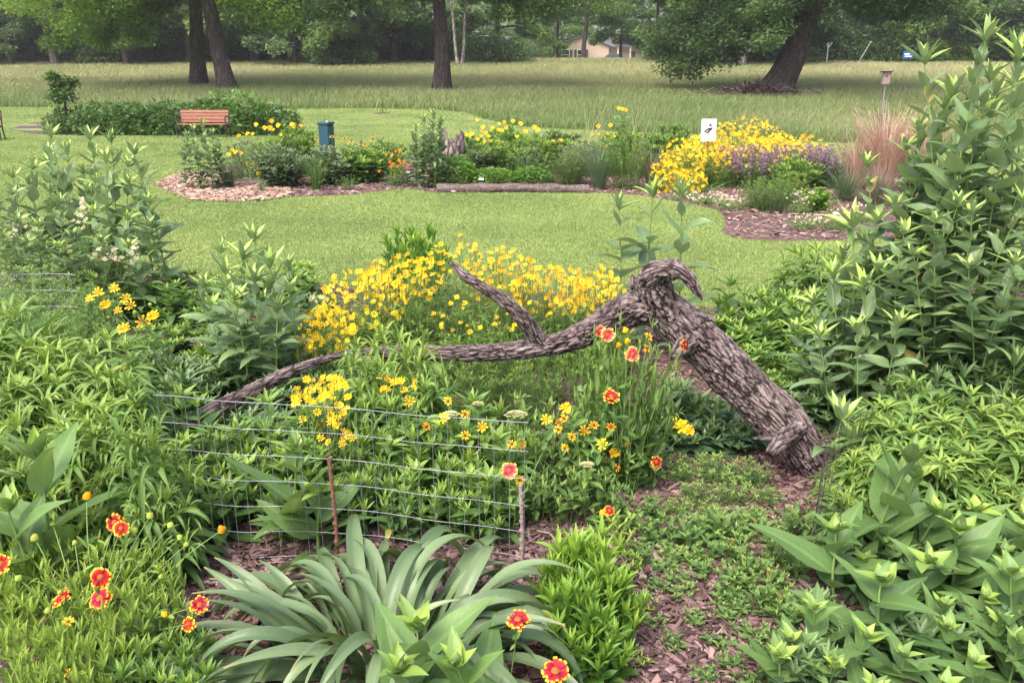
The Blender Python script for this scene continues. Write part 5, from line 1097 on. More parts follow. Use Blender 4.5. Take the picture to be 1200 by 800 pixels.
# ------------------------------------------------------------------ the fallen log
def limb(mb, spec, n, m, seed, amp=.010, lump=.10, fine=46.0, lf_=7.0):
    P = np.array([at(a, b, c) for a, b, c, _ in spec]); pts = cat_path(P, m)
    d = np.concatenate(([0], np.cumsum(np.linalg.norm(np.diff(P, axis=0), axis=1)))); s = np.linspace(0, d[-1], m); rad = np.interp(s, d, [q[3] for q in spec])
    tmp = MB(); tube(tmp, pts, rad, n, cap=False); V = tmp.v[0].reshape(m, n, 3); dr = (V - pts[:, None]) / np.maximum(rad, 1e-4)[:, None, None]
    th = np.arange(n) * 2 * np.pi / n; R_ = rad[:, None]
    cx, cy, sz = np.cos(th)[None] * R_, np.sin(th)[None] * R_, s[:, None] + 0 * th[None]
    wv = (fbm(np.stack((cx * 22, cy * 22, sz * 14), -1), 3) - .5)[..., None]
    q = np.stack((cx * fine + seed, cy * fine, sz * fine * .21), -1) + 1.2 * wv
    f1, f2, cid = worley(q); crack = np.clip(1 - (f2 - f1) / .26, 0, 1) ** 1.3              # plates of bark between deep cracks
    g1, g2, cid2 = worley(q * 2.3 + 5.5); crack2 = np.clip(1 - (g2 - g1) / .3, 0, 1)
    lumps = fbm(np.stack((cx * lf_ + seed, cy * lf_, sz * lf_ * .7), -1), 4) - .5
    a_ = np.minimum(amp, rad * .2)[:, None]
    grit = fbm(np.stack((cx * 130 + seed, cy * 130, sz * 90), -1), 2) - .5
    k = rad[:, None] * (1 + lump * 2 * lumps) - a_ * crack - a_ * .35 * crack2 + a_ * .5 * (cid - .5) + a_ * .5 * grit
    V = pts[:, None] + dr * k[..., None]; n0 = mb.n
    lf = tmp.t[0].copy(); lf[:, 2] = np.clip(.78 - .75 * crack - .3 * crack2 + .18 * (cid - .5) + .22 * (cid2 - .5), 0, 1).ravel()
    mb.add(V.reshape(-1, 3), tmp.f[0][0], lf); mb.f.append((np.array([list(range(n))[::-1]]) + n0, 0)); mb.f.append((np.array([list(range((m - 1) * n, m * n))]) + n0, 0))
def driftmat():
    m, nt, out = newmat('weathered_bark'); L = nt.links
    at_ = N(nt, 'ShaderNodeAttribute', attribute_name='lf'); sp = N(nt, 'ShaderNodeSeparateXYZ'); L.new(at_.outputs['Vector'], sp.inputs[0])
    tc = N(nt, 'ShaderNodeTexCoord'); n1 = N(nt, 'ShaderNodeTexNoise'); n1.inputs['Scale'].default_value = 70; n1.inputs['Detail'].default_value = 6; n1.inputs['Roughness'].default_value = .7; L.new(tc.outputs['Object'], n1.inputs['Vector'])
    n2 = N(nt, 'ShaderNodeTexNoise'); n2.inputs['Scale'].default_value = 7; n2.inputs['Detail'].default_value = 3; L.new(tc.outputs['Object'], n2.inputs['Vector'])
    t = math_n(nt, 'ADD', math_n(nt, 'MULTIPLY', sp.outputs[2], .75), math_n(nt, 'MULTIPLY', n1.outputs['Fac'], .4)); t = math_n(nt, 'ADD', t, math_n(nt, 'MULTIPLY', math_n(nt, 'SUBTRACT', n2.outputs['Fac'], .5), .5))
    rp = ramp(nt, [(.25, (.026, .018, .02)), (.5, (.098, .072, .074)), (.75, (.215, .172, .172)), (1, (.39, .335, .33))]); L.new(t, rp.inputs[0])
    pb = N(nt, 'ShaderNodeBsdfPrincipled'); L.new(rp.outputs[0], pb.inputs['Base Color']); pb.inputs['Roughness'].default_value = .85; pb.inputs['Specular IOR Level'].default_value = .2
    bp = N(nt, 'ShaderNodeBump'); bp.inputs['Strength'].default_value = .7; bp.inputs['Distance'].default_value = .006; L.new(n1.outputs['Fac'], bp.inputs['Height']); L.new(bp.outputs[0], pb.inputs['Normal'])
    L.new(pb.outputs[0], out.inputs[0]); return m
MAT['weathered'] = driftmat()
b = at(955, 555, 3.3); log = thing('fallen_log', 'big weathered fallen log propped up among the flowers, with a hooked broken end', 'log', (b[0], b[1], 0))
def logpart(name, fn):
    mb = MB(); fn(mb); mb.v = [v - np.array((b[0], b[1], 0)) for v in mb.v]; return link(name, mb.mesh(name, MAT['weathered']), log)
logpart('trunk', lambda mb: limb(mb, [(966, 560, 3.24, .078), (946, 533, 3.27, .096), (912, 491, 3.31, .10), (876, 456, 3.38, .101), (840, 420, 3.43, .103), (808, 390, 3.47, .104), (784, 366, 3.5, .095), (768, 344, 3.52, .07), (762, 333, 3.53, .035)], 180, 380, 1.3, .011, .20, 58, 9.0))
logpart('broken_knob', lambda mb: limb(mb, [(815, 402, 3.5, .05), (795, 378, 3.49, .082), (772, 350, 3.48, .088), (762, 333, 3.47, .072), (763, 321, 3.46, .042), (766, 314, 3.46, .010)], 120, 150, 4.1, .018, .5, 52, 12.0))
logpart('hooked_end', lambda mb: limb(mb, [(754, 338, 3.44, .05), (766, 323, 3.43, .054), (781, 315, 3.41, .050), (796, 317, 3.39, .040), (808, 327, 3.36, .031), (816, 339, 3.34, .020), (823, 352, 3.33, .004)], 90, 130, 6.4, .014, .7, 60, 18.0))
for sp_ in ([(770, 334, 3.44, .032), (764, 318, 3.43, .022), (768, 305, 3.42, .005)], [(752, 345, 3.46, .04), (744, 332, 3.45, .026), (741, 322, 3.45, .006)], [(786, 326, 3.42, .03), (793, 308, 3.41, .016), (797, 303, 3.41, .004)]):
    logpart('splinter', lambda mb: limb(mb, sp_, 36, 36, sp_[0][0] * .1, .008, .6, 70, 22.0))
lb = logpart('limb', lambda mb: limb(mb, [(782, 362, 3.5, .10), (756, 358, 3.5, .092), (728, 368, 3.5, .074), (700, 384, 3.5, .064), (655, 402, 3.53, .052), (600, 411, 3.56, .045), (540, 414, 3.6, .040), (480, 413, 3.65, .034), (435, 413, 3.7, .028), (405, 415, 3.7, .022)], 84, 360, 7.7, .011, .2, 70, 14.0))
logpart('side_branch', lambda mb: limb(mb, [(640, 408, 3.53, .04), (628, 392, 3.52, .038), (612, 372, 3.5, .036), (590, 352, 3.5, .031), (562, 334, 3.52, .026), (543, 322, 3.54, .024), (529, 307, 3.56, .014)], 60, 150, 2.9, .009, .25, 75, 18.0))
logpart('broken_stub', lambda mb: limb(mb, [(935, 502, 3.26, .05), (922, 512, 3.16, .042), (912, 520, 3.1, .032), (902, 531, 3.06, .018)], 40, 40, 5.5, .006, .2))
logpart('broken_stub', lambda mb: limb(mb, [(925, 510, 3.2, .022), (905, 513, 3.12, .014), (884, 514, 3.08, .006)], 20, 24, 3.5, .004, .2))
logpart('broken_stub', lambda mb: limb(mb, [(812, 398, 3.4, .05), (798, 408, 3.33, .038), (788, 420, 3.28, .012)], 40, 30, 8.5, .008, .3))
logpart('bark_flake', lambda mb: limb(mb, [(803, 366, 3.45, .03), (822, 371, 3.43, .028), (839, 376, 3.42, .008)], 30, 30, 6.2, .008, .3))
bb = at(240, 488, 3.5)
def other_limb(name, label, spec, n, m, seed):
    mb = MB(); limb(mb, spec, n, m, seed, .007, .14, 55); o = at(*spec[0][:3]); o[2] = 0; mb.v = [v - o for v in mb.v]
    return tag(link(name, mb.mesh(name, MAT['weathered']), None, o), label, 'branch')
other_limb('fallen_branch', 'dark fallen branch slanting down to the wire fence left of the yellow flowers', [(165, 530, 3.32, .04), (190, 515, 3.38, .043), (240, 487, 3.5, .042), (290, 461, 3.62, .036), (340, 436, 3.74, .03), (390, 418, 3.85, .02), (420, 411, 3.9, .012)], 48, 200, 3.3)
other_limb('fallen_branch', 'thin dead stick lying among the leaves above the slanting branch', [(196, 402, 4.9, .016), (222, 399, 4.9, .02), (262, 412, 4.7, .02), (300, 422, 4.6, .017), (330, 431, 4.5, .01)], 24, 70, 6.3)
other_limb('fallen_branch', 'small piece of dead wood lying on the mulch left of the log foot', [(728, 567, 3.2, .012), (758, 562, 3.22, .02), (795, 564, 3.2, .014)], 20, 40, 9.3)

# ------------------------------------------------------------------ wire fences and stakes
def wire_fence(name, label, pix, h, dz, dx, r, mat, sag=.02):
    P = cat_path(np.array([on_ground(px, py) for px, py in pix]), 120); L_ = np.concatenate(([0], np.cumsum(np.linalg.norm(np.diff(P, axis=0), axis=1)))); o = P[0].copy()
    t = thing(name, label, 'fence', o); g = np.random.default_rng(int(pix[0][0]) + 999)
    wav = lambda s, k: sag * math.sin(s * 3.1 + k) + .002 * math.sin(s * 17 + 2 * k)
    nh = int(round(h / dz)) + 1; S = np.arange(0, L_[-1], .025); X = np.interp(S, L_, P[:, 0]); Yv = np.interp(S, L_, P[:, 1])
    mb = MB()
    for k in range(nh): tube(mb, [(x - o[0], y - o[1] + wav(s, k * .4) * .6, .01 + k * dz + wav(s, k * .15)) for s, x, y in zip(S, X, Yv)], r * (1.25 if k in (0, nh - 1) else 1.05), 5, cap=False)
    for s in np.arange(.01, L_[-1], dx):
        x, y = np.interp(s, L_, P[:, 0]) - o[0], np.interp(s, L_, P[:, 1]) - o[1]; tube(mb, [(x + wav(s, 3) * .3, y + wav(s, z * 4) * .6 + .003, .01 + z + wav(s, z / dz * .15)) for z in np.linspace(-.01, h, 10)], r * 1.0, 5, cap=False)
    link('wire_mesh', mb.mesh('wire_mesh', MAT[mat]), t); return t
wire_fence('wire_fence', 'galvanised welded wire fence curving through the middle of the front bed', [(205, 651), (240, 654), (300, 662), (400, 662), (520, 669), (624, 678)], .60, .1, .051, .00095, 'wire')
wire_fence('wire_fence', 'faint wire fence showing through the feathery leaves on the left', [(-70, 470), (0, 452), (60, 440), (110, 438)], .60, .1, .051, .0013, 'wire')
wire_fence('wire_fence', 'dark thin wire fence at the edge of the lush plants right of the log foot', [(1010, 590), (965, 625), (952, 668), (975, 715)], .40, .1, .051, .0011, 'darkwire')
for k, (px, p0, p1, lab) in enumerate([(392, 655, 537, 'rusty iron stake standing against the middle of the wire fence'), (611, 664, 568, 'pale rusty stake at the right end of the wire fence')]):
    Y = on_ground(px, p0 + 14)[1] - .03; h = top_z(p1, Y); t = link('fence_stake', None, None, (at_x(px, Y, h / 2), Y, 0)); tag(t, lab, 'stake')
    M1(lambda mb: tube(mb, [(0, 0, -.05), (.004, 0, h * .5), (-.004, 0, h)], [.0065, .006, .0065], 8), 'rod', MAT['rust' if k == 0 else 'palerust'], t)
    M1(lambda mb: [tube(mb, [(0, 0, z), (0, 0, z + .008)], .0082, 8) for z in np.arange(.03, h, .035)], 'ridge', MAT['rust' if k == 0 else 'palerust'], t)

# ------------------------------------------------------------------ left: milkweeds, mounds
stalks('milkweed_clump', 'tall milkweed clump with pale tips overlapping the lawn at the left', 'plant', 'milk_mid',
       [(60, 160, 6.2), (98, 162, 6.3), (130, 166, 6.2), (157, 180, 6.1), (28, 198, 6.1), (124, 188, 5.9), (8, 228, 6.0), (72, 236, 5.7), (40, 214, 6.3), (88, 205, 6.4), (150, 214, 5.9), (172, 238, 5.8), (175, 265, 5.7), (-10, 240, 6.1), (-28, 222, 6.4), (44, 262, 5.6), (110, 250, 5.6), (140, 258, 5.6), (20, 258, 5.8), (95, 226, 6.0), (62, 190, 6.5), (-20, 265, 5.7), (158, 285, 5.5), (85, 275, 5.5), (120, 282, 5.5), (-5, 280, 5.6), (30, 285, 5.5), (60, 292, 5.4), (45, 180, 6.4), (110, 182, 6.5), (142, 195, 6.4), (80, 178, 6.5), (12, 208, 6.4), (165, 205, 6.3), (-12, 215, 6.2), (55, 225, 6.1), (118, 212, 6.1)])
bloom_mass('white_phlox', 'white flowers showing between the stems of the tall left milkweed clump', 'flower', (at_x(100, 5.9), 5.9), np.concatenate([heads(95, 250, 10, 20, 26, 5.9, .1, gD), heads(125, 300, 18, 12, 22, 5.5, .1, gD), heads(30, 275, 22, 12, 22, 5.8, .1, gD), heads(155, 295, 8, 14, 14, 5.5, .1, gD)]), 'white', 'mint', 7, extra=40, leafL=.08, hsc=1.15, spread=.5)
def many(name, label, cat, group, sp, lst, n=26, hcls=.45):
    for k, (px, pt, Y, wpx) in enumerate(lst): bush(name, label, cat, px, pt, Y, sp, wpx, n, k % 3, group, hcls=hcls)
many('feathery_perennial', 'soft feathery green plant of the mound in front of the left milkweeds', 'plant', 'feathery mound plants on the left', 'feath',
     [(10, 305, 5.0, 110), (60, 308, 4.9, 110), (108, 318, 4.8, 90), (-30, 318, 4.6, 100), (30, 335, 4.5, 110), (85, 342, 4.4, 100), (-10, 360, 4.2, 110), (50, 372, 4.1, 100), (110, 358, 4.3, 80)], 40, .6)
many('leafy_perennial', 'bushy green plant between the left milkweeds and the yellow flower mass', 'plant', 'bushy plants at the lawn edge left of the yellow flowers', 'mint',
     [(205, 318, 6.2, 90), (250, 325, 6.0, 90), (345, 308, 6.3, 90), (300, 318, 6.3, 80), (385, 345, 5.9, 60), (205, 345, 5.5, 90), (165, 330, 5.7, 70), (345, 345, 5.5, 90), (255, 355, 5.2, 90), (215, 375, 5.0, 90), (330, 380, 5.0, 80), (175, 385, 4.7, 90), (295, 385, 4.8, 80), (245, 400, 4.5, 90), (370, 395, 4.8, 60)], 20, .55)
stalks('milkweed_plant', 'milkweed standing in front of the bushy plants left of the yellow flower mass', 'plant', 'milk_low',
       [(296, 282, 4.5), (252, 298, 4.6), (338, 312, 4.6), (268, 330, 4.4), (318, 335, 4.5), (238, 335, 4.4), (305, 352, 4.3), (285, 300, 4.15), (322, 305, 4.2), (262, 320, 4.1), (300, 325, 4.05), (340, 340, 4.1), (275, 350, 4.0), (318, 365, 3.95), (245, 360, 4.05)])
many('leafy_perennial', 'dark green leafy plant along the slanting fallen branch', 'plant', 'leafy plants along the slanting branch', 'dusk',
     [(175, 418, 4.2, 90), (225, 425, 4.2, 90), (275, 430, 4.1, 80), (330, 448, 3.9, 80), (380, 440, 4.0, 70), (205, 445, 3.8, 80), (400, 468, 3.6, 70), (300, 478, 3.55, 80), (250, 470, 3.75, 80)], 26)
many('whorled_perennial', 'lush light green fingered-leaf plant of the big clump at the left', 'plant', 'lush fingered-leaf plants at the left', 'tri',
     [(20, 385, 3.5, 130), (75, 392, 3.4, 120), (120, 412, 3.3, 110), (-25, 395, 3.3, 120), (45, 420, 3.15, 120), (105, 440, 3.05, 120), (145, 460, 3.0, 90), (0, 440, 2.95, 130), (70, 470, 2.85, 120), (130, 492, 2.8, 110), (165, 512, 2.85, 80), (30, 505, 2.7, 120), (95, 525, 2.65, 110), (-20, 500, 2.6, 110), (150, 552, 2.6, 90), (180, 500, 2.55, 90), (195, 560, 2.48, 70)], 20, .6)
stalks('broadleaf_plant', 'broad-leaved stalk with a pale tip at the left edge before the fingered leaves', 'plant', 'cup', [(32, 540, 2.35), (10, 600, 2.25)])
many('leafy_perennial', 'pale-tipped leafy plant growing inside the wire fence', 'plant', 'leafy plants inside the wire fence', 'mint',
     [(215, 520, 3.05, 80), (262, 505, 3.1, 80), (310, 500, 3.1, 80), (290, 528, 2.95, 80), (240, 545, 2.9, 80), (335, 530, 2.95, 70), (205, 570, 2.75, 80), (255, 575, 2.75, 70), (300, 560, 2.85, 70), (190, 545, 2.9, 70), (370, 510, 3.1, 70)], 13)
stalks('broadleaf_plant', 'broad-leaved young milkweeds standing just inside the fence left of the rusty stake', 'plant', 'cup', [(346, 528, 2.68), (372, 575, 2.62), (330, 590, 2.66)])
SET['tri_loose'] = stalk_set(14, 'tri', .62, 6, L=.25, dens=.75); SET['mint_loose'] = stalk_set(15, 'mint', .5, 6, L=.15, dens=.6)
gL = random.Random(31)
def loose(name, label, group, setname, x0, x1, p0, p1, Y0, Y1, n):
    for k in range(n):
        u = gL.random(); px = x0 + (x1 - x0) * gL.random(); stalks(name, label, 'plant', setname, [(px, p0 + (p1 - p0) * u + gL.uniform(-12, 12), Y0 + (Y1 - Y0) * u)], group)
loose('whorled_stalk', 'single fingered-leaf stalk rising above the lush clump at the left', 'loose stalks above the left clump', 'tri_loose', -10, 165, 375, 520, 3.45, 2.75, 26)
loose('leafy_stalk', 'single leafy stalk rising among the plants inside the wire fence', 'loose stalks inside the fence', 'mint_loose', 185, 400, 470, 590, 3.2, 2.7, 26)
loose('leafy_stalk', 'single leafy stalk rising behind the right half of the wire fence', 'loose stalks behind the right half of the fence', 'mint_loose', 420, 610, 465, 570, 3.2, 2.72, 22)
loose('leafy_stalk', 'single leafy stalk between the milkweeds and the yellow flower mass', 'loose stalks left of the yellow flowers', 'mint_loose', 170, 370, 310, 400, 6.1, 4.5, 26)
loose('whorled_stalk', 'single fingered-leaf stalk rising above the bright plants right of the log foot', 'loose stalks right of the log foot', 'tri_loose', 1010, 1215, 465, 545, 3.15, 2.75, 20)
loose('leafy_stalk', 'single bright-tipped stalk rising from the dense bush right of the log', 'loose stalks of the bush right of the log', 'mint_loose', 845, 945, 335, 440, 4.95, 4.1, 18)
# ------------------------------------------------------------------ centre
many('leafy_perennial', 'light green leafy plant behind the right half of the wire fence', 'plant', 'leafy plants behind the right half of the fence', 'mint',
     [(430, 505, 3.0, 80), (475, 490, 3.1, 80), (520, 500, 3.05, 80), (565, 505, 3.05, 80), (450, 535, 2.85, 80), (500, 525, 2.9, 80), (545, 535, 2.85, 80), (585, 545, 2.8, 70), (415, 560, 2.75, 70), (470, 565, 2.72, 70), (520, 565, 2.72, 70), (565, 575, 2.7, 60), (435, 470, 3.25, 80), (600, 500, 3.1, 70), (520, 470, 3.3, 80), (570, 470, 3.3, 80)], 14)
many('whorled_perennial', 'narrow-leaved light green plant in front of the log limb at the yellow flowers', 'plant', 'narrow-leaved plants in front of the log limb', 'tri',
     [(440, 396, 3.45, 90), (480, 402, 3.4, 90), (500, 430, 3.25, 90), (455, 435, 3.2, 90), (425, 425, 3.3, 80)], 14, .6)
# yellow coreopsis: plants grown together, each with its own blooms
CM = [('dense yellow coreopsis at the upper left of the big front flower mass', (470, 325, 46, 27, 56, 5.0)), ('dense yellow coreopsis at the left shoulder of the big front flower mass', (425, 350, 46, 32, 62, 4.8)), ('yellow coreopsis at the lower left corner of the big front flower mass', (384, 386, 32, 28, 50, 4.5)),
      ('airy yellow coreopsis with tall blooms left of the side branch tip', (540, 296, 34, 20, 22, 5.2)), ('yellow coreopsis behind the upright side branch of the log', (588, 322, 46, 30, 44, 4.9)), ('yellow coreopsis between the side branch and the log top', (645, 338, 44, 26, 46, 4.8)), ('dense yellow coreopsis just left of the hooked log end', (695, 345, 36, 26, 48, 4.7)), ('yellow coreopsis right behind the log limb near its top', (700, 322, 34, 12, 14, 5.0)),
      ('sparse yellow coreopsis inside the middle of the mass above the limb', (560, 366, 56, 22, 14, 4.4)), ('yellow coreopsis hanging over the wire fence', (378, 468, 32, 28, 34, 3.3)), ('few yellow coreopsis blooms low behind the fence', (462, 452, 26, 14, 14, 3.3)), ('low yellow coreopsis blooms just above the fence stake', (394, 508, 20, 12, 8, 3.0)), ('yellow coreopsis at the left tip of the mass', (362, 408, 14, 16, 14, 4.3))]
for k, (lab, (px, py, rx, ry, n, Y)) in enumerate(CM):
    n = min(98, int(n * 1.75)); H_ = heads(px, py + 2, rx * 1.08, ry * 1.12, n, Y, .2, gD)
    bloom_mass('yellow_coreopsis', lab, 'flower', (at_x(px, Y, .3), Y), H_, 'coreopsis', 'fine', 14, extra=max(30, int(n * 1.3)), leafL=.085, hsc=.56, spread=.3, more=heads(px, py + 2, rx * 1.1, ry * 1.15, int(n * 1.3), Y, .22, gD) if n > 40 else None, moreD=.032, group='yellow coreopsis in the front bed', leafmatn='fine', g=np.random.default_rng(300 + k))
many('fine_perennial', 'grey-green fine-leaved growth under the big front yellow flower mass', 'plant', 'fine growth under the yellow flower mass', 'fine',
     [(440, 372, 4.7, 110), (500, 352, 4.8, 110), (555, 345, 4.9, 110), (610, 355, 4.8, 110), (660, 366, 4.6, 100), (705, 372, 4.4, 90), (520, 385, 4.3, 110), (580, 390, 4.2, 110), (640, 398, 4.1, 90), (560, 425, 3.8, 110), (620, 428, 3.8, 100), (500, 430, 3.8, 100), (690, 405, 3.9, 80)], 34)
many('leafy_perennial', 'broad pale green leafy plant at the lawn edge behind the yellow flowers', 'plant', 'pale leafy plants behind the yellow flowers', 'bright', [(470, 266, 6.2, 60), (505, 262, 6.3, 60), (490, 275, 6.0, 70)], 16, .5)
bloom_mass('white_phlox', 'small white flower cluster at the left tip of the yellow flower mass', 'flower', (at_x(372, 4.9), 4.9), heads(372, 352, 10, 8, 10, 4.9, .05, gD), 'white', 'mint', 6, extra=8, leafL=.07, hsc=1.0, spread=.1)
for k, (px, py, Y, lab) in enumerate([(727, 246, 5.0, 'shortest left one of the milkweed shoots behind the hooked log end'), (763, 228, 5.05, 'tallest middle one of the milkweed shoots behind the hooked log end'), (797, 226, 4.9, 'rightmost milkweed shoot behind the hooked log end')]):
    stalks('milkweed_shoot', lab, 'plant', 'milk_low', [(px, py, Y, 8 - 8 * k)], group='milkweed shoots behind the log')
# spray of yellow flowers on the left
def spray(name, label, base, heads_, kind, hsc, sp='mint', g=gD, thick=.002, leafL=.07, leaves=60, mat='mint'):
    root = thing(name, label, 'flower', (base[0], base[1], 0)); b0 = np.array((base[0], base[1], 0.0)); st, lv = MB(), MB()
    for q in heads_:
        p, k_, d, s_ = q; p = np.asarray(p) - b0; a = np.append(g.normal(0, .025, 2), -.01); dd = np.asarray(d, float)
        mid = np.array((p[0] * .35, p[1] * .35, p[2] * .62)); pts = bez(a, mid, p, 9); tube(st, pts, thick * np.linspace(1.3, .7, 9), 5, lf=.6, cap=False)
        me = {'bud': BUD, 'seed': YBUD}.get(k_) or FL[k_][int(g.integers(len(FL[k_])))]
        o = link('bud' if k_ == 'bud' else 'seed_head' if k_ == 'seed' else 'flower', me, root, p, 0, s_); o.rotation_mode = 'QUATERNION'; o.rotation_quaternion = aim(dd, g, .08)
        m = max(3, leaves // max(1, len(heads_))); ti = g.random(m) ** 1.2 * .85; pp = np.stack([np.interp(ti, np.linspace(0, 1, 9), pts[:, c]) for c in range(3)], -1)
        scatter(lv, LT[SPEC[sp]['t']], pp, g.random(m) * 6.28, .4 + g.normal(0, .3, m), g.normal(0, .25, m), leafL * (.65 + .6 * g.random(m)) * (1.1 - .45 * ti), np.clip(.3 + .35 * ti + g.normal(0, .08, m), 0, 1), g)
    link('stem', st.mesh('stem', MAT['stem']), root); link('foliage', lv.mesh('foliage', MAT[mat]), root); return root
FR = (0, -.75, .65)
bp_ = at(215, 430, 4.1)
spray('yellow_sunflower', 'loose spray of yellow star flowers leaning left over the feathery mound', (bp_[0], 4.1), [(at(px, py, 3.95 + .1 * gD.random()), k, FR, s) for px, py, k, s in [(115, 343, 'coreopsis', 1.0), (134, 338, 'coreopsis', .9), (105, 350, 'coreopsis', .8), (124, 357, 'coreopsis', 1.0), (148, 350, 'coreopsis', 1.1), (153, 358, 'coreopsis', 1.1), (138, 364, 'coreopsis', .8), (146, 385, 'coreopsis', 1.2), (167, 378, 'coreopsis', 1.4), (180, 370, 'coreopsis', 1.1), (176, 357, 'bud', .8), (128, 372, 'bud', .8), (158, 366, 'bud', .8), (140, 345, 'bud', .7)]], 'coreopsis', 1, leaves=70, leafL=.06)
# yellow daisies below the limb
YD = [(663, 478), (661, 490), (696, 498), (685, 505), (670, 512), (662, 525), (720, 530), (697, 570), (716, 500), (640, 492), (654, 503), (722, 548), (706, 520), (712, 560)]
YE = [(480, 470), (525, 470), (545, 485), (520, 490), (545, 510), (551, 532), (585, 525), (600, 520), (595, 530), (610, 520), (608, 550), (596, 540), (565, 500), (500, 500), (558, 560), (600, 580)]
spray('yellow_daisy', 'yellow daisies with orange eyes standing right of the fence end', (at_x(690, 3.05, .2), 3.05), [(at(a, b_, 2.98 + .12 * gD.random()), 'gold' if k % 3 else 'coreopsis', FR, .85) for k, (a, b_) in enumerate(YD)], 'gold', 1, 'daisy', leaves=150, leafL=.075)
spray('yellow_daisy', 'yellow daisies scattered among the leaves behind the fence end', (at_x(560, 2.95, .2), 2.95), [(at(a, b_, 2.88 + .12 * gD.random()), 'gold' if k % 3 else 'coreopsis', FR, .85) for k, (a, b_) in enumerate(YE)], 'gold', 1, 'daisy', leaves=150, leafL=.075)
many('leafy_perennial', 'leafy green plant among the yellow daisies under the log limb', 'plant', 'leafy plants among the yellow daisies', 'daisy',
     [(625, 462, 3.3, 90), (665, 468, 3.25, 90), (705, 462, 3.3, 90), (640, 505, 3.05, 80), (690, 515, 3.0, 80), (730, 480, 3.25, 80), (660, 545, 2.85, 80), (715, 555, 2.85, 70), (625, 545, 2.85, 60), (740, 510, 3.1, 60)], 20)
many('leafy_perennial', 'leafy stems rising in front of the log top under the red flowers', 'plant', 'leafy stems in front of the log top', 'daisy',
     [(705, 388, 3.25, 60), (735, 372, 3.25, 60), (765, 392, 3.2, 60), (720, 420, 3.15, 70), (755, 428, 3.15, 70), (690, 430, 3.2, 70)], 16, .6)
spray('blanket_flower', 'red and yellow blanket flowers on tall stems right in front of the log', (at_x(735, 3.1, .3), 3.1), [(at(712, 392, 3.05), 'pink', (.1, -.9, .3), .95), (at(704, 388, 3.12), 'blanket', (-.6, -.5, .3), .8), (at(741, 415, 3.0), 'pink', (.1, -.95, .2), 1.0), (at(716, 465, 2.95), 'blanket', (.1, -.45, .9), 1.1), (at(803, 404, 3.15), 'blanket', (.75, -.5, .2), .9), (at(733, 388, 3.1), 'seed', (0, -.2, 1), 1.0), (at(735, 400, 3.05), 'seed', (.2, -.5, .5), .9), (at(760, 395, 3.1), 'gold', (.3, -.6, .5), .9), (at(758, 408, 3.1), 'gold', (.3, -.6, .5), .8), (at(725, 405, 3.1), 'seed', (0, -.5, 1), .9)], 'blanket', 1, leaves=90, leafL=.07, sp='daisy')
spray('blanket_flower', 'pink-centred blanket flower blooming above the right fence end', (at_x(600, 2.72, .2), 2.72), [(at(597, 551, 2.6), 'pink', (.0, -.9, .4), 1.0), (at(609, 562, 2.62), 'gold', FR, .8), (at(655, 495, 2.85), 'blanket', (0, -.2, 1), .45)], 'blanket', 1, leaves=30, leafL=.06, sp='daisy')
spray('blanket_flower', 'fading red blanket flowers low over the mulch left of the log foot', (at_x(760, 3.2, .1), 3.2), [(at(800, 500, 3.2), 'coreopsis', FR, 1.1), (at(793, 496, 3.22), 'coreopsis', FR, .9), (at(808, 504, 3.18), 'coreopsis', FR, .8), (at(769, 541, 3.0), 'blanket', (.5, -.7, .4), .8), (at(767, 502, 3.2), 'blanket', (.8, -.3, .5), .5), (at(714, 598, 2.75), 'blanket', (.2, -.6, .7), .7), (at(706, 601, 2.76), 'seed', FR, 1.0), (at(735, 520, 3.1), 'seed', FR, .9)], 'blanket', 1, leaves=40, leafL=.06, sp='daisy')
def umbel(label, px, py, Y, R_, seed):
    p = at(px, py, Y); g = np.random.default_rng(seed); root = thing('umbel_flower', label, 'flower', (p[0], Y, 0)); st, fl, lv = MB(), MB(), MB()
    for k in range(70):
        a, r_ = g.random() * 6.28, R_ * math.sqrt(g.random()); q = np.array((r_ * math.cos(a), r_ * math.sin(a) * .8, p[2] + .35 * R_ * (1 - (r_ / R_) ** 2))); tube(st, [(0, 0, p[2] - R_ * .9), q], .0008, 4, cap=False)
        scatter(fl, [PET['thin']], np.repeat(q[None], 6, 0), np.arange(6) * 1.047 + g.random(), np.full(6, .5), np.zeros(6), np.full(6, .008), .5, g)
    tube(st, bez((0, .05, -.01), (0, .02, p[2] * .6), (0, 0, p[2] - R_ * .9), 6), .003, 6, cap=False)
    n = 14; t_ = g.random(n); scatter(lv, LT['mint'], np.stack((0 * t_, .03 * (1 - t_), t_ * (p[2] - R_)), -1), g.random(n) * 6.28, .5 + g.normal(0, .2, n), g.normal(0, .2, n), .08, .35 + .3 * t_, g)
    link('stem', st.mesh('stem', MAT['stem']), root); link('flower_head', fl.mesh('flower_head', MAT['umbel']), root); link('foliage', lv.mesh('foliage', MAT['mint']), root)
umbel('largest cream flat-topped flower head below the log limb', 605, 487, 2.95, .045, 1); umbel('cream flower head left of the largest one behind the fence', 528, 486, 2.95, .032, 2); umbel('upper pale green flower head between the yellow daisies and the limb', 560, 474, 3.05, .024, 3); umbel('pale green flower head beside the daisies at the mulch', 688, 545, 2.8, .026, 4)
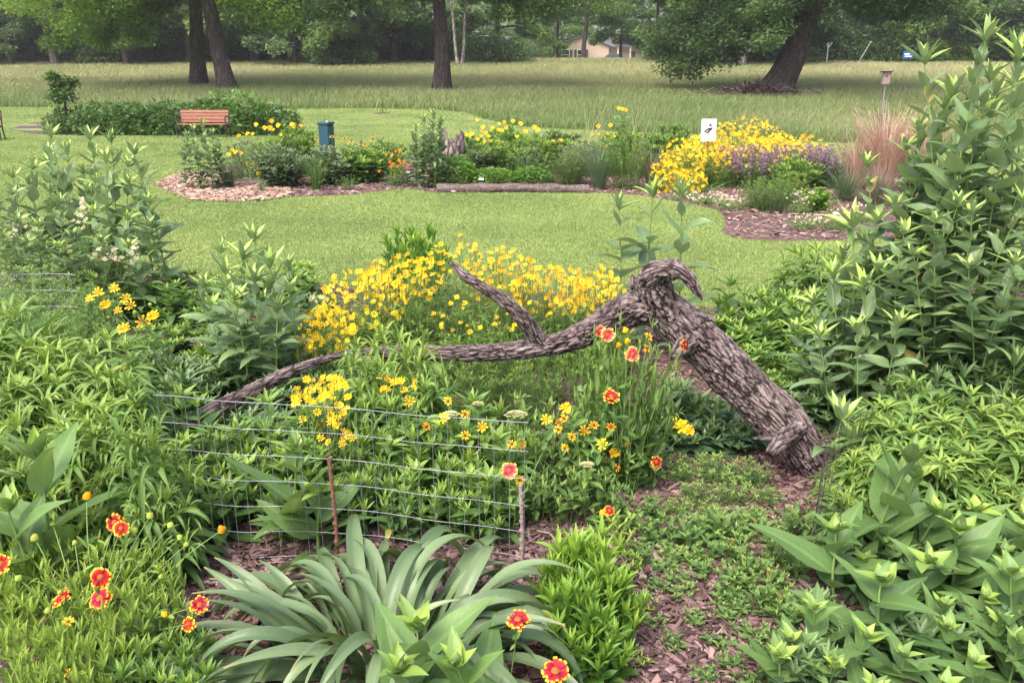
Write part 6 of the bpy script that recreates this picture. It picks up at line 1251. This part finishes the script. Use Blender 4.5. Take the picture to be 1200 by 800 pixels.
# ------------------------------------------------------------------ right of the log
many('leafy_bush', 'dense green bush with bright tips just right of the leaning log', 'bush', 'dense bushes right of the log', 'mint',
     [(868, 345, 5.0, 100), (910, 350, 5.0, 100), (850, 375, 4.7, 90), (895, 372, 4.75, 100), (935, 372, 4.7, 90), (875, 405, 4.45, 90), (915, 410, 4.4, 90), (900, 440, 4.1, 80), (935, 435, 4.15, 80), (860, 430, 4.3, 70)], 20, .5)
many('whorled_perennial', 'pale narrow-leaved plant at the lawn edge right of the dense bush', 'plant', 'pale narrow-leaved plants at the lawn edge', 'tri', [(940, 292, 5.8, 80), (965, 305, 5.5, 80), (1000, 295, 5.6, 80), (1040, 300, 5.5, 80), (985, 330, 5.2, 90)], 14, .6)
many('bluegreen_plant', 'dark blue-green broad-leaved plant in the shade under the log', 'plant', 'dark plants under the log', 'dusk', [(790, 455, 3.75, 80), (830, 470, 3.7, 80), (812, 500, 3.5, 70), (850, 500, 3.5, 60), (770, 480, 3.6, 60), (880, 490, 3.55, 50)], 14, .4)
stalks('milkweed_clump', 'towering milkweed clump with grey-green leaves rising at the right side', 'plant', 'milk_tall',
       [(1150, 45, 3.9, 20), (1096, 68, 4.0, -12), (1185, 90, 3.9, 20), (1120, 150, 4.0), (1150, 160, 4.1), (1095, 165, 4.2), (1210, 130, 4.1), (1030, 195, 4.1, -30), (1068, 175, 4.2, -10), (1190, 190, 4.0), (1130, 205, 4.0), (1095, 232, 3.8), (1175, 230, 3.7), (1215, 215, 3.8), (1020, 262, 4.0, -20), (1050, 270, 3.8, -20), (1145, 250, 3.65), (1200, 270, 3.6), (1110, 262, 3.6), (1165, 300, 3.5), (1230, 180, 4.0), (1245, 250, 3.8), (1075, 205, 4.4), (1225, 300, 3.6), (1165, 70, 4.05, 10), (1200, 60, 4.1, 10), (1110, 110, 4.15), (1135, 95, 4.2), (1180, 130, 4.3), (1210, 95, 4.25), (1090, 125, 4.3), (1160, 110, 4.4), (1140, 135, 4.35), (1225, 140, 4.3), (1080, 150, 4.35, -10), (1195, 160, 4.45), (1105, 180, 4.45), (1090, 300, 3.55), (1140, 310, 3.5), (1060, 240, 4.1)])
stalks('milkweed_clump', 'lower milkweeds with lavender grey leaves leaning left between the log and the towering clump', 'plant', 'milk_low',
       [(1000, 262, 4.1, -30), (975, 318, 4.0, -30), (1010, 330, 3.8, -30), (955, 352, 4.0, -25), (990, 300, 4.3, -20), (1035, 320, 3.8, -20), (965, 395, 3.7, -25), (1005, 385, 3.6, -20), (1045, 375, 3.6), (1025, 290, 4.2, -15), (940, 385, 4.0, -15)])
many('dark_perennial', 'dark leafy growth at the foot of the towering milkweeds', 'plant', 'dark growth under the towering milkweeds', 'dusk', [(1000, 420, 3.9, 90), (1050, 410, 3.9, 100), (1100, 390, 3.9, 100), (1150, 385, 3.9, 100), (1200, 380, 3.8, 100), (1075, 440, 3.5, 90), (1130, 435, 3.5, 90), (1190, 430, 3.4, 100), (960, 455, 3.8, 70), (1240, 380, 3.7, 90)], 24, .5)
many('whorled_perennial', 'bright feathery fingered-leaf plant right of the log foot', 'plant', 'bright fingered-leaf plants right of the log foot', 'tri',
     [(1065, 460, 3.2, 100), (1120, 478, 3.1, 110), (1175, 485, 3.05, 110), (1030, 500, 3.0, 100), (1090, 500, 2.95, 110), (1150, 515, 2.9, 110), (1200, 520, 2.85, 100), (1010, 530, 2.85, 90), (1055, 530, 2.8, 100), (1110, 545, 2.75, 110), (1170, 555, 2.7, 110), (1000, 565, 2.7, 70), (1230, 500, 2.9, 90)], 20, .6)
stalks('milkweed_shoot', 'young milkweed shoot with pale tip right beside the log foot', 'plant', 'milk_sprout', [(985, 490, 3.1), (1000, 510, 3.05)])
stalks('cup_plant', 'broad-leaved cup plants with bright tips filling the lower right corner', 'plant', 'cup',
       [(1066, 552, 2.55), (985, 628, 2.3), (1035, 690, 2.05), (1078, 650, 2.25), (1128, 625, 2.3), (1190, 672, 2.1), (955, 712, 2.02), (975, 775, 1.85), (1140, 770, 1.85), (1095, 705, 2.05), (1150, 690, 2.15), (1215, 630, 2.3), (1010, 740, 1.92), (1060, 765, 1.85), (1190, 745, 1.9), (1110, 650, 2.4), (1045, 640, 2.4), (1170, 640, 2.4), (1230, 710, 2.0), (915, 765, 1.88), (1200, 600, 2.5), (1100, 790, 1.78), (1020, 800, 1.78), (1230, 780, 1.8), (930, 745, 1.95), (1055, 705, 2.1), (1120, 740, 1.95), (1165, 725, 2.0), (1205, 690, 2.15), (1100, 610, 2.5), (1150, 600, 2.55), (1010, 655, 2.35), (1240, 660, 2.2)])
stalks('cup_plant', 'large broad-leaved stalk with cupped pale leaves above the lower right corner', 'plant', 'cup', [(1062, 535, 2.48), (1085, 590, 2.5)])
many('leafy_perennial', 'shaded leafy growth between the broad-leaved cup plants', 'plant', 'leafy growth between the cup plants', 'dusk', [(960, 700, 2.25, 90), (1010, 650, 2.4, 90), (1060, 640, 2.45, 100), (1120, 640, 2.45, 100), (1180, 640, 2.4, 100), (1000, 740, 2.05, 90), (1060, 730, 2.05, 100), (1130, 730, 2.05, 100), (1200, 720, 2.05, 100), (950, 760, 1.9, 80)], 18, .4)
# ------------------------------------------------------------------ mulch path plants
many('threadleaf_plant', 'low fine-leaved light green plant spreading in front of the log foot', 'plant', 'low fine-leaved plants in front of the log', 'thread', [(800, 535, 3.2, 80), (840, 530, 3.2, 90), (880, 540, 3.15, 80), (815, 565, 3.0, 80), (860, 562, 3.0, 80), (900, 570, 3.0, 70), (835, 590, 2.85, 80), (880, 592, 2.85, 70), (795, 585, 2.9, 60)], 30, .3)
many('mulch_seedling', 'small leafy seedling on the wood mulch in the lower right middle', 'plant', 'leafy seedlings on the mulch', 'seedl',
     [(768, 600, 2.72, 60), (808, 602, 2.68, 64), (850, 594, 2.72, 60), (885, 596, 2.78, 46), (790, 640, 2.56, 50), (835, 630, 2.58, 50), (875, 640, 2.5, 50), (910, 628, 2.55, 50), (930, 590, 2.75, 50), (800, 682, 2.36, 40), (850, 682, 2.34, 46), (895, 688, 2.28, 50), (905, 655, 2.42, 50), (930, 640, 2.48, 50), (925, 705, 2.2, 50), (878, 730, 2.14, 44), (890, 752, 2.05, 50), (765, 580, 2.88, 44), (735, 590, 2.82, 44), (748, 630, 2.58, 40), (822, 600, 2.75, 44), (862, 625, 2.62, 44), (780, 625, 2.66, 40), (820, 655, 2.48, 40), (915, 735, 2.1, 50), (900, 782, 1.95, 50), (812, 642, 2.55, 46), (858, 660, 2.42, 46), (793, 668, 2.45, 44), (838, 612, 2.7, 46), (872, 610, 2.72, 46), (905, 612, 2.7, 46), (880, 668, 2.38, 46), (915, 682, 2.28, 46), (850, 705, 2.25, 40), (930, 765, 2.0, 46), (770, 680, 2.4, 44), (812, 715, 2.22, 44), (775, 655, 2.5, 44), (840, 745, 2.1, 40), (865, 700, 2.28, 46), (858, 768, 2.0, 44), (790, 745, 2.1, 36), (880, 795, 1.9, 46), (905, 705, 2.25, 46), (765, 720, 2.2, 36), (828, 785, 1.95, 34)], 10, .3)
many('arching_plant', 'arching narrow-leaved plant on the mulch left of the path', 'plant', 'arching plants on the mulch', 'limew', [(725, 605, 2.72, 60), (735, 650, 2.5, 50), (755, 700, 2.3, 50), (745, 770, 2.0, 60)], 12, .3)
many('bright_bush', 'compact bright green bush beside the strap-leaved plant', 'bush', 'compact bright bush plants', 'bright', [(690, 635, 2.22, 110), (655, 650, 2.2, 70), (720, 680, 2.1, 80), (675, 690, 2.02, 90), (705, 735, 1.95, 80)], 30, .36)
# ------------------------------------------------------------------ strap-leaved plant
def strap_plant():
    g = np.random.default_rng(19); Y = 2.04; x = at_x(445, Y, .1); root = thing('strap_leaf_plant', 'large clump of arching grey-green strap leaves at the front centre', 'plant', (x, Y, 0))
    for k in range(128):
        mb = MB(); a = k * 2.4 + g.normal(0, .3); f = k / 128; L_ = (.20 + .41 * math.sqrt(f)) * (.85 + .3 * g.random()); r_ = .19 * math.sqrt(g.random()); bx_ = np.array([[r_ * math.cos(a) * 1.5, r_ * math.sin(a) * .8, 0]])
        scatter(mb, LT['strap'], bx_, np.array([a]), 1.2 - .88 * f ** 1.1 + g.normal(0, .14), g.normal(0, .35, 1), np.array([L_]), np.array([.4 + g.normal(0, .15)]), g); link('leaf', mb.mesh('leaf', MAT['strap']), root)
strap_plant()
stalks('broadleaf_plant', 'young broad-leaved shoots with bright tips in front of the strap-leaved plant', 'plant', 'cup', [(488, 745, 1.72), (545, 768, 1.7), (470, 790, 1.66)])
spray('blanket_flower', 'red blanket flower seen from the side on a thin stem over the strap leaves', (at_x(602, 1.86, .1), 1.86), [(at(607, 726, 1.8), 'blanket', (.1, -.12, 1), 1.0)], 'blanket', 1, leaves=4, leafL=.04)
spray('blanket_flower', 'red blanket flower with drooping petals at the bottom edge', (at_x(652, 1.8, .1), 1.8), [(at(651, 786, 1.74), 'blanket', (.15, -.3, .9), 1.15), (at(540, 795, 1.72), 'gold', FR, .9)], 'blanket', 1, leaves=10, leafL=.05)
# ------------------------------------------------------------------ blanket flowers, lower left
many('lime_perennial', 'lime green narrow-leaved growth under the lower left blanket flowers', 'plant', 'lime growth under the blanket flowers', 'limew',
     [(20, 636, 2.25, 90), (70, 631, 2.3, 90), (120, 641, 2.25, 90), (165, 646, 2.25, 80), (0, 676, 2.05, 90), (50, 676, 2.05, 90), (100, 686, 2.0, 90), (150, 686, 2.0, 90), (195, 676, 2.1, 70), (20, 726, 1.85, 90), (75, 731, 1.82, 90), (125, 731, 1.82, 80), (-15, 646, 2.2, 80), (30, 771, 1.72, 90), (90, 771, 1.72, 90)], 26, .4)
spray('blanket_flower', 'red and yellow blanket flowers over the lime growth in the lower left corner', (at_x(95, 2.05, .2), 2.05),
      [(at(px, py, Y), k, d, s) for px, py, Y, k, d, s in [(135, 612, 2.2, 'blanket', (0, -.9, .4), .95), (142, 619, 2.18, 'blanket', (.4, -.6, .6), .8), (118, 676, 2.0, 'blanket', (.05, -.8, .55), 1.0), (118, 701, 1.95, 'blanket', (0, -.65, .75), 1.05), (75, 700, 1.98, 'blanket', (-.4, -.4, .8), .8), (66, 706, 1.99, 'blanket', (-.5, -.2, .8), .5), (1, 661, 2.05, 'blanket', (.2, -.7, .6), .95), (234, 709, 2.0, 'blanket', (.1, -.5, .85), .9), (221, 731, 1.98, 'blanket', (-.3, -.6, .5), .75), (80, 728, 1.9, 'gold', (0, -.3, 1), .7), (81, 788, 1.75, 'gold', (0, -.5, .8), .6),
       (102, 583, 2.3, 'seed', (0, -.1, 1), 1.1), (260, 621, 2.2, 'seed', (.1, -.1, 1), 1.0), (176, 605, 2.25, 'bud', (0, 0, 1), 1.0), (200, 616, 2.2, 'bud', (0, 0, 1), .9), (211, 630, 2.2, 'bud', (0, 0, 1), .8), (41, 631, 2.2, 'bud', (0, 0, 1), 1.1), (22, 678, 2.05, 'bud', (0, 0, 1), .9), (62, 614, 2.25, 'bud', (0, 0, 1), .8), (158, 622, 2.22, 'bud', (0, 0, 1), .9), (72, 694, 2.0, 'bud', (0, 0, 1), .8), (56, 716, 1.95, 'bud', (0, 0, 1), .8), (189, 676, 2.1, 'bud', (0, 0, 1), .7), (88, 636, 2.2, 'bud', (0, 0, 1), .7), (219, 638, 2.2, 'bud', (0, 0, 1), .7), (193, 720, 2.0, 'seed', (0, 0, 1), .7)]], 'blanket', 1, sp='limew', leaves=150, leafL=.06, mat='lime')
many('leafy_perennial', 'soft green leafy plant at the bottom between the blanket flowers and strap leaves', 'plant', 'soft leafy plants at the bottom edge', 'mint', [(165, 730, 1.95, 90), (205, 760, 1.85, 90), (150, 775, 1.78, 90), (240, 785, 1.78, 80), (195, 800, 1.72, 80), (225, 735, 1.98, 70)], 12, .36)
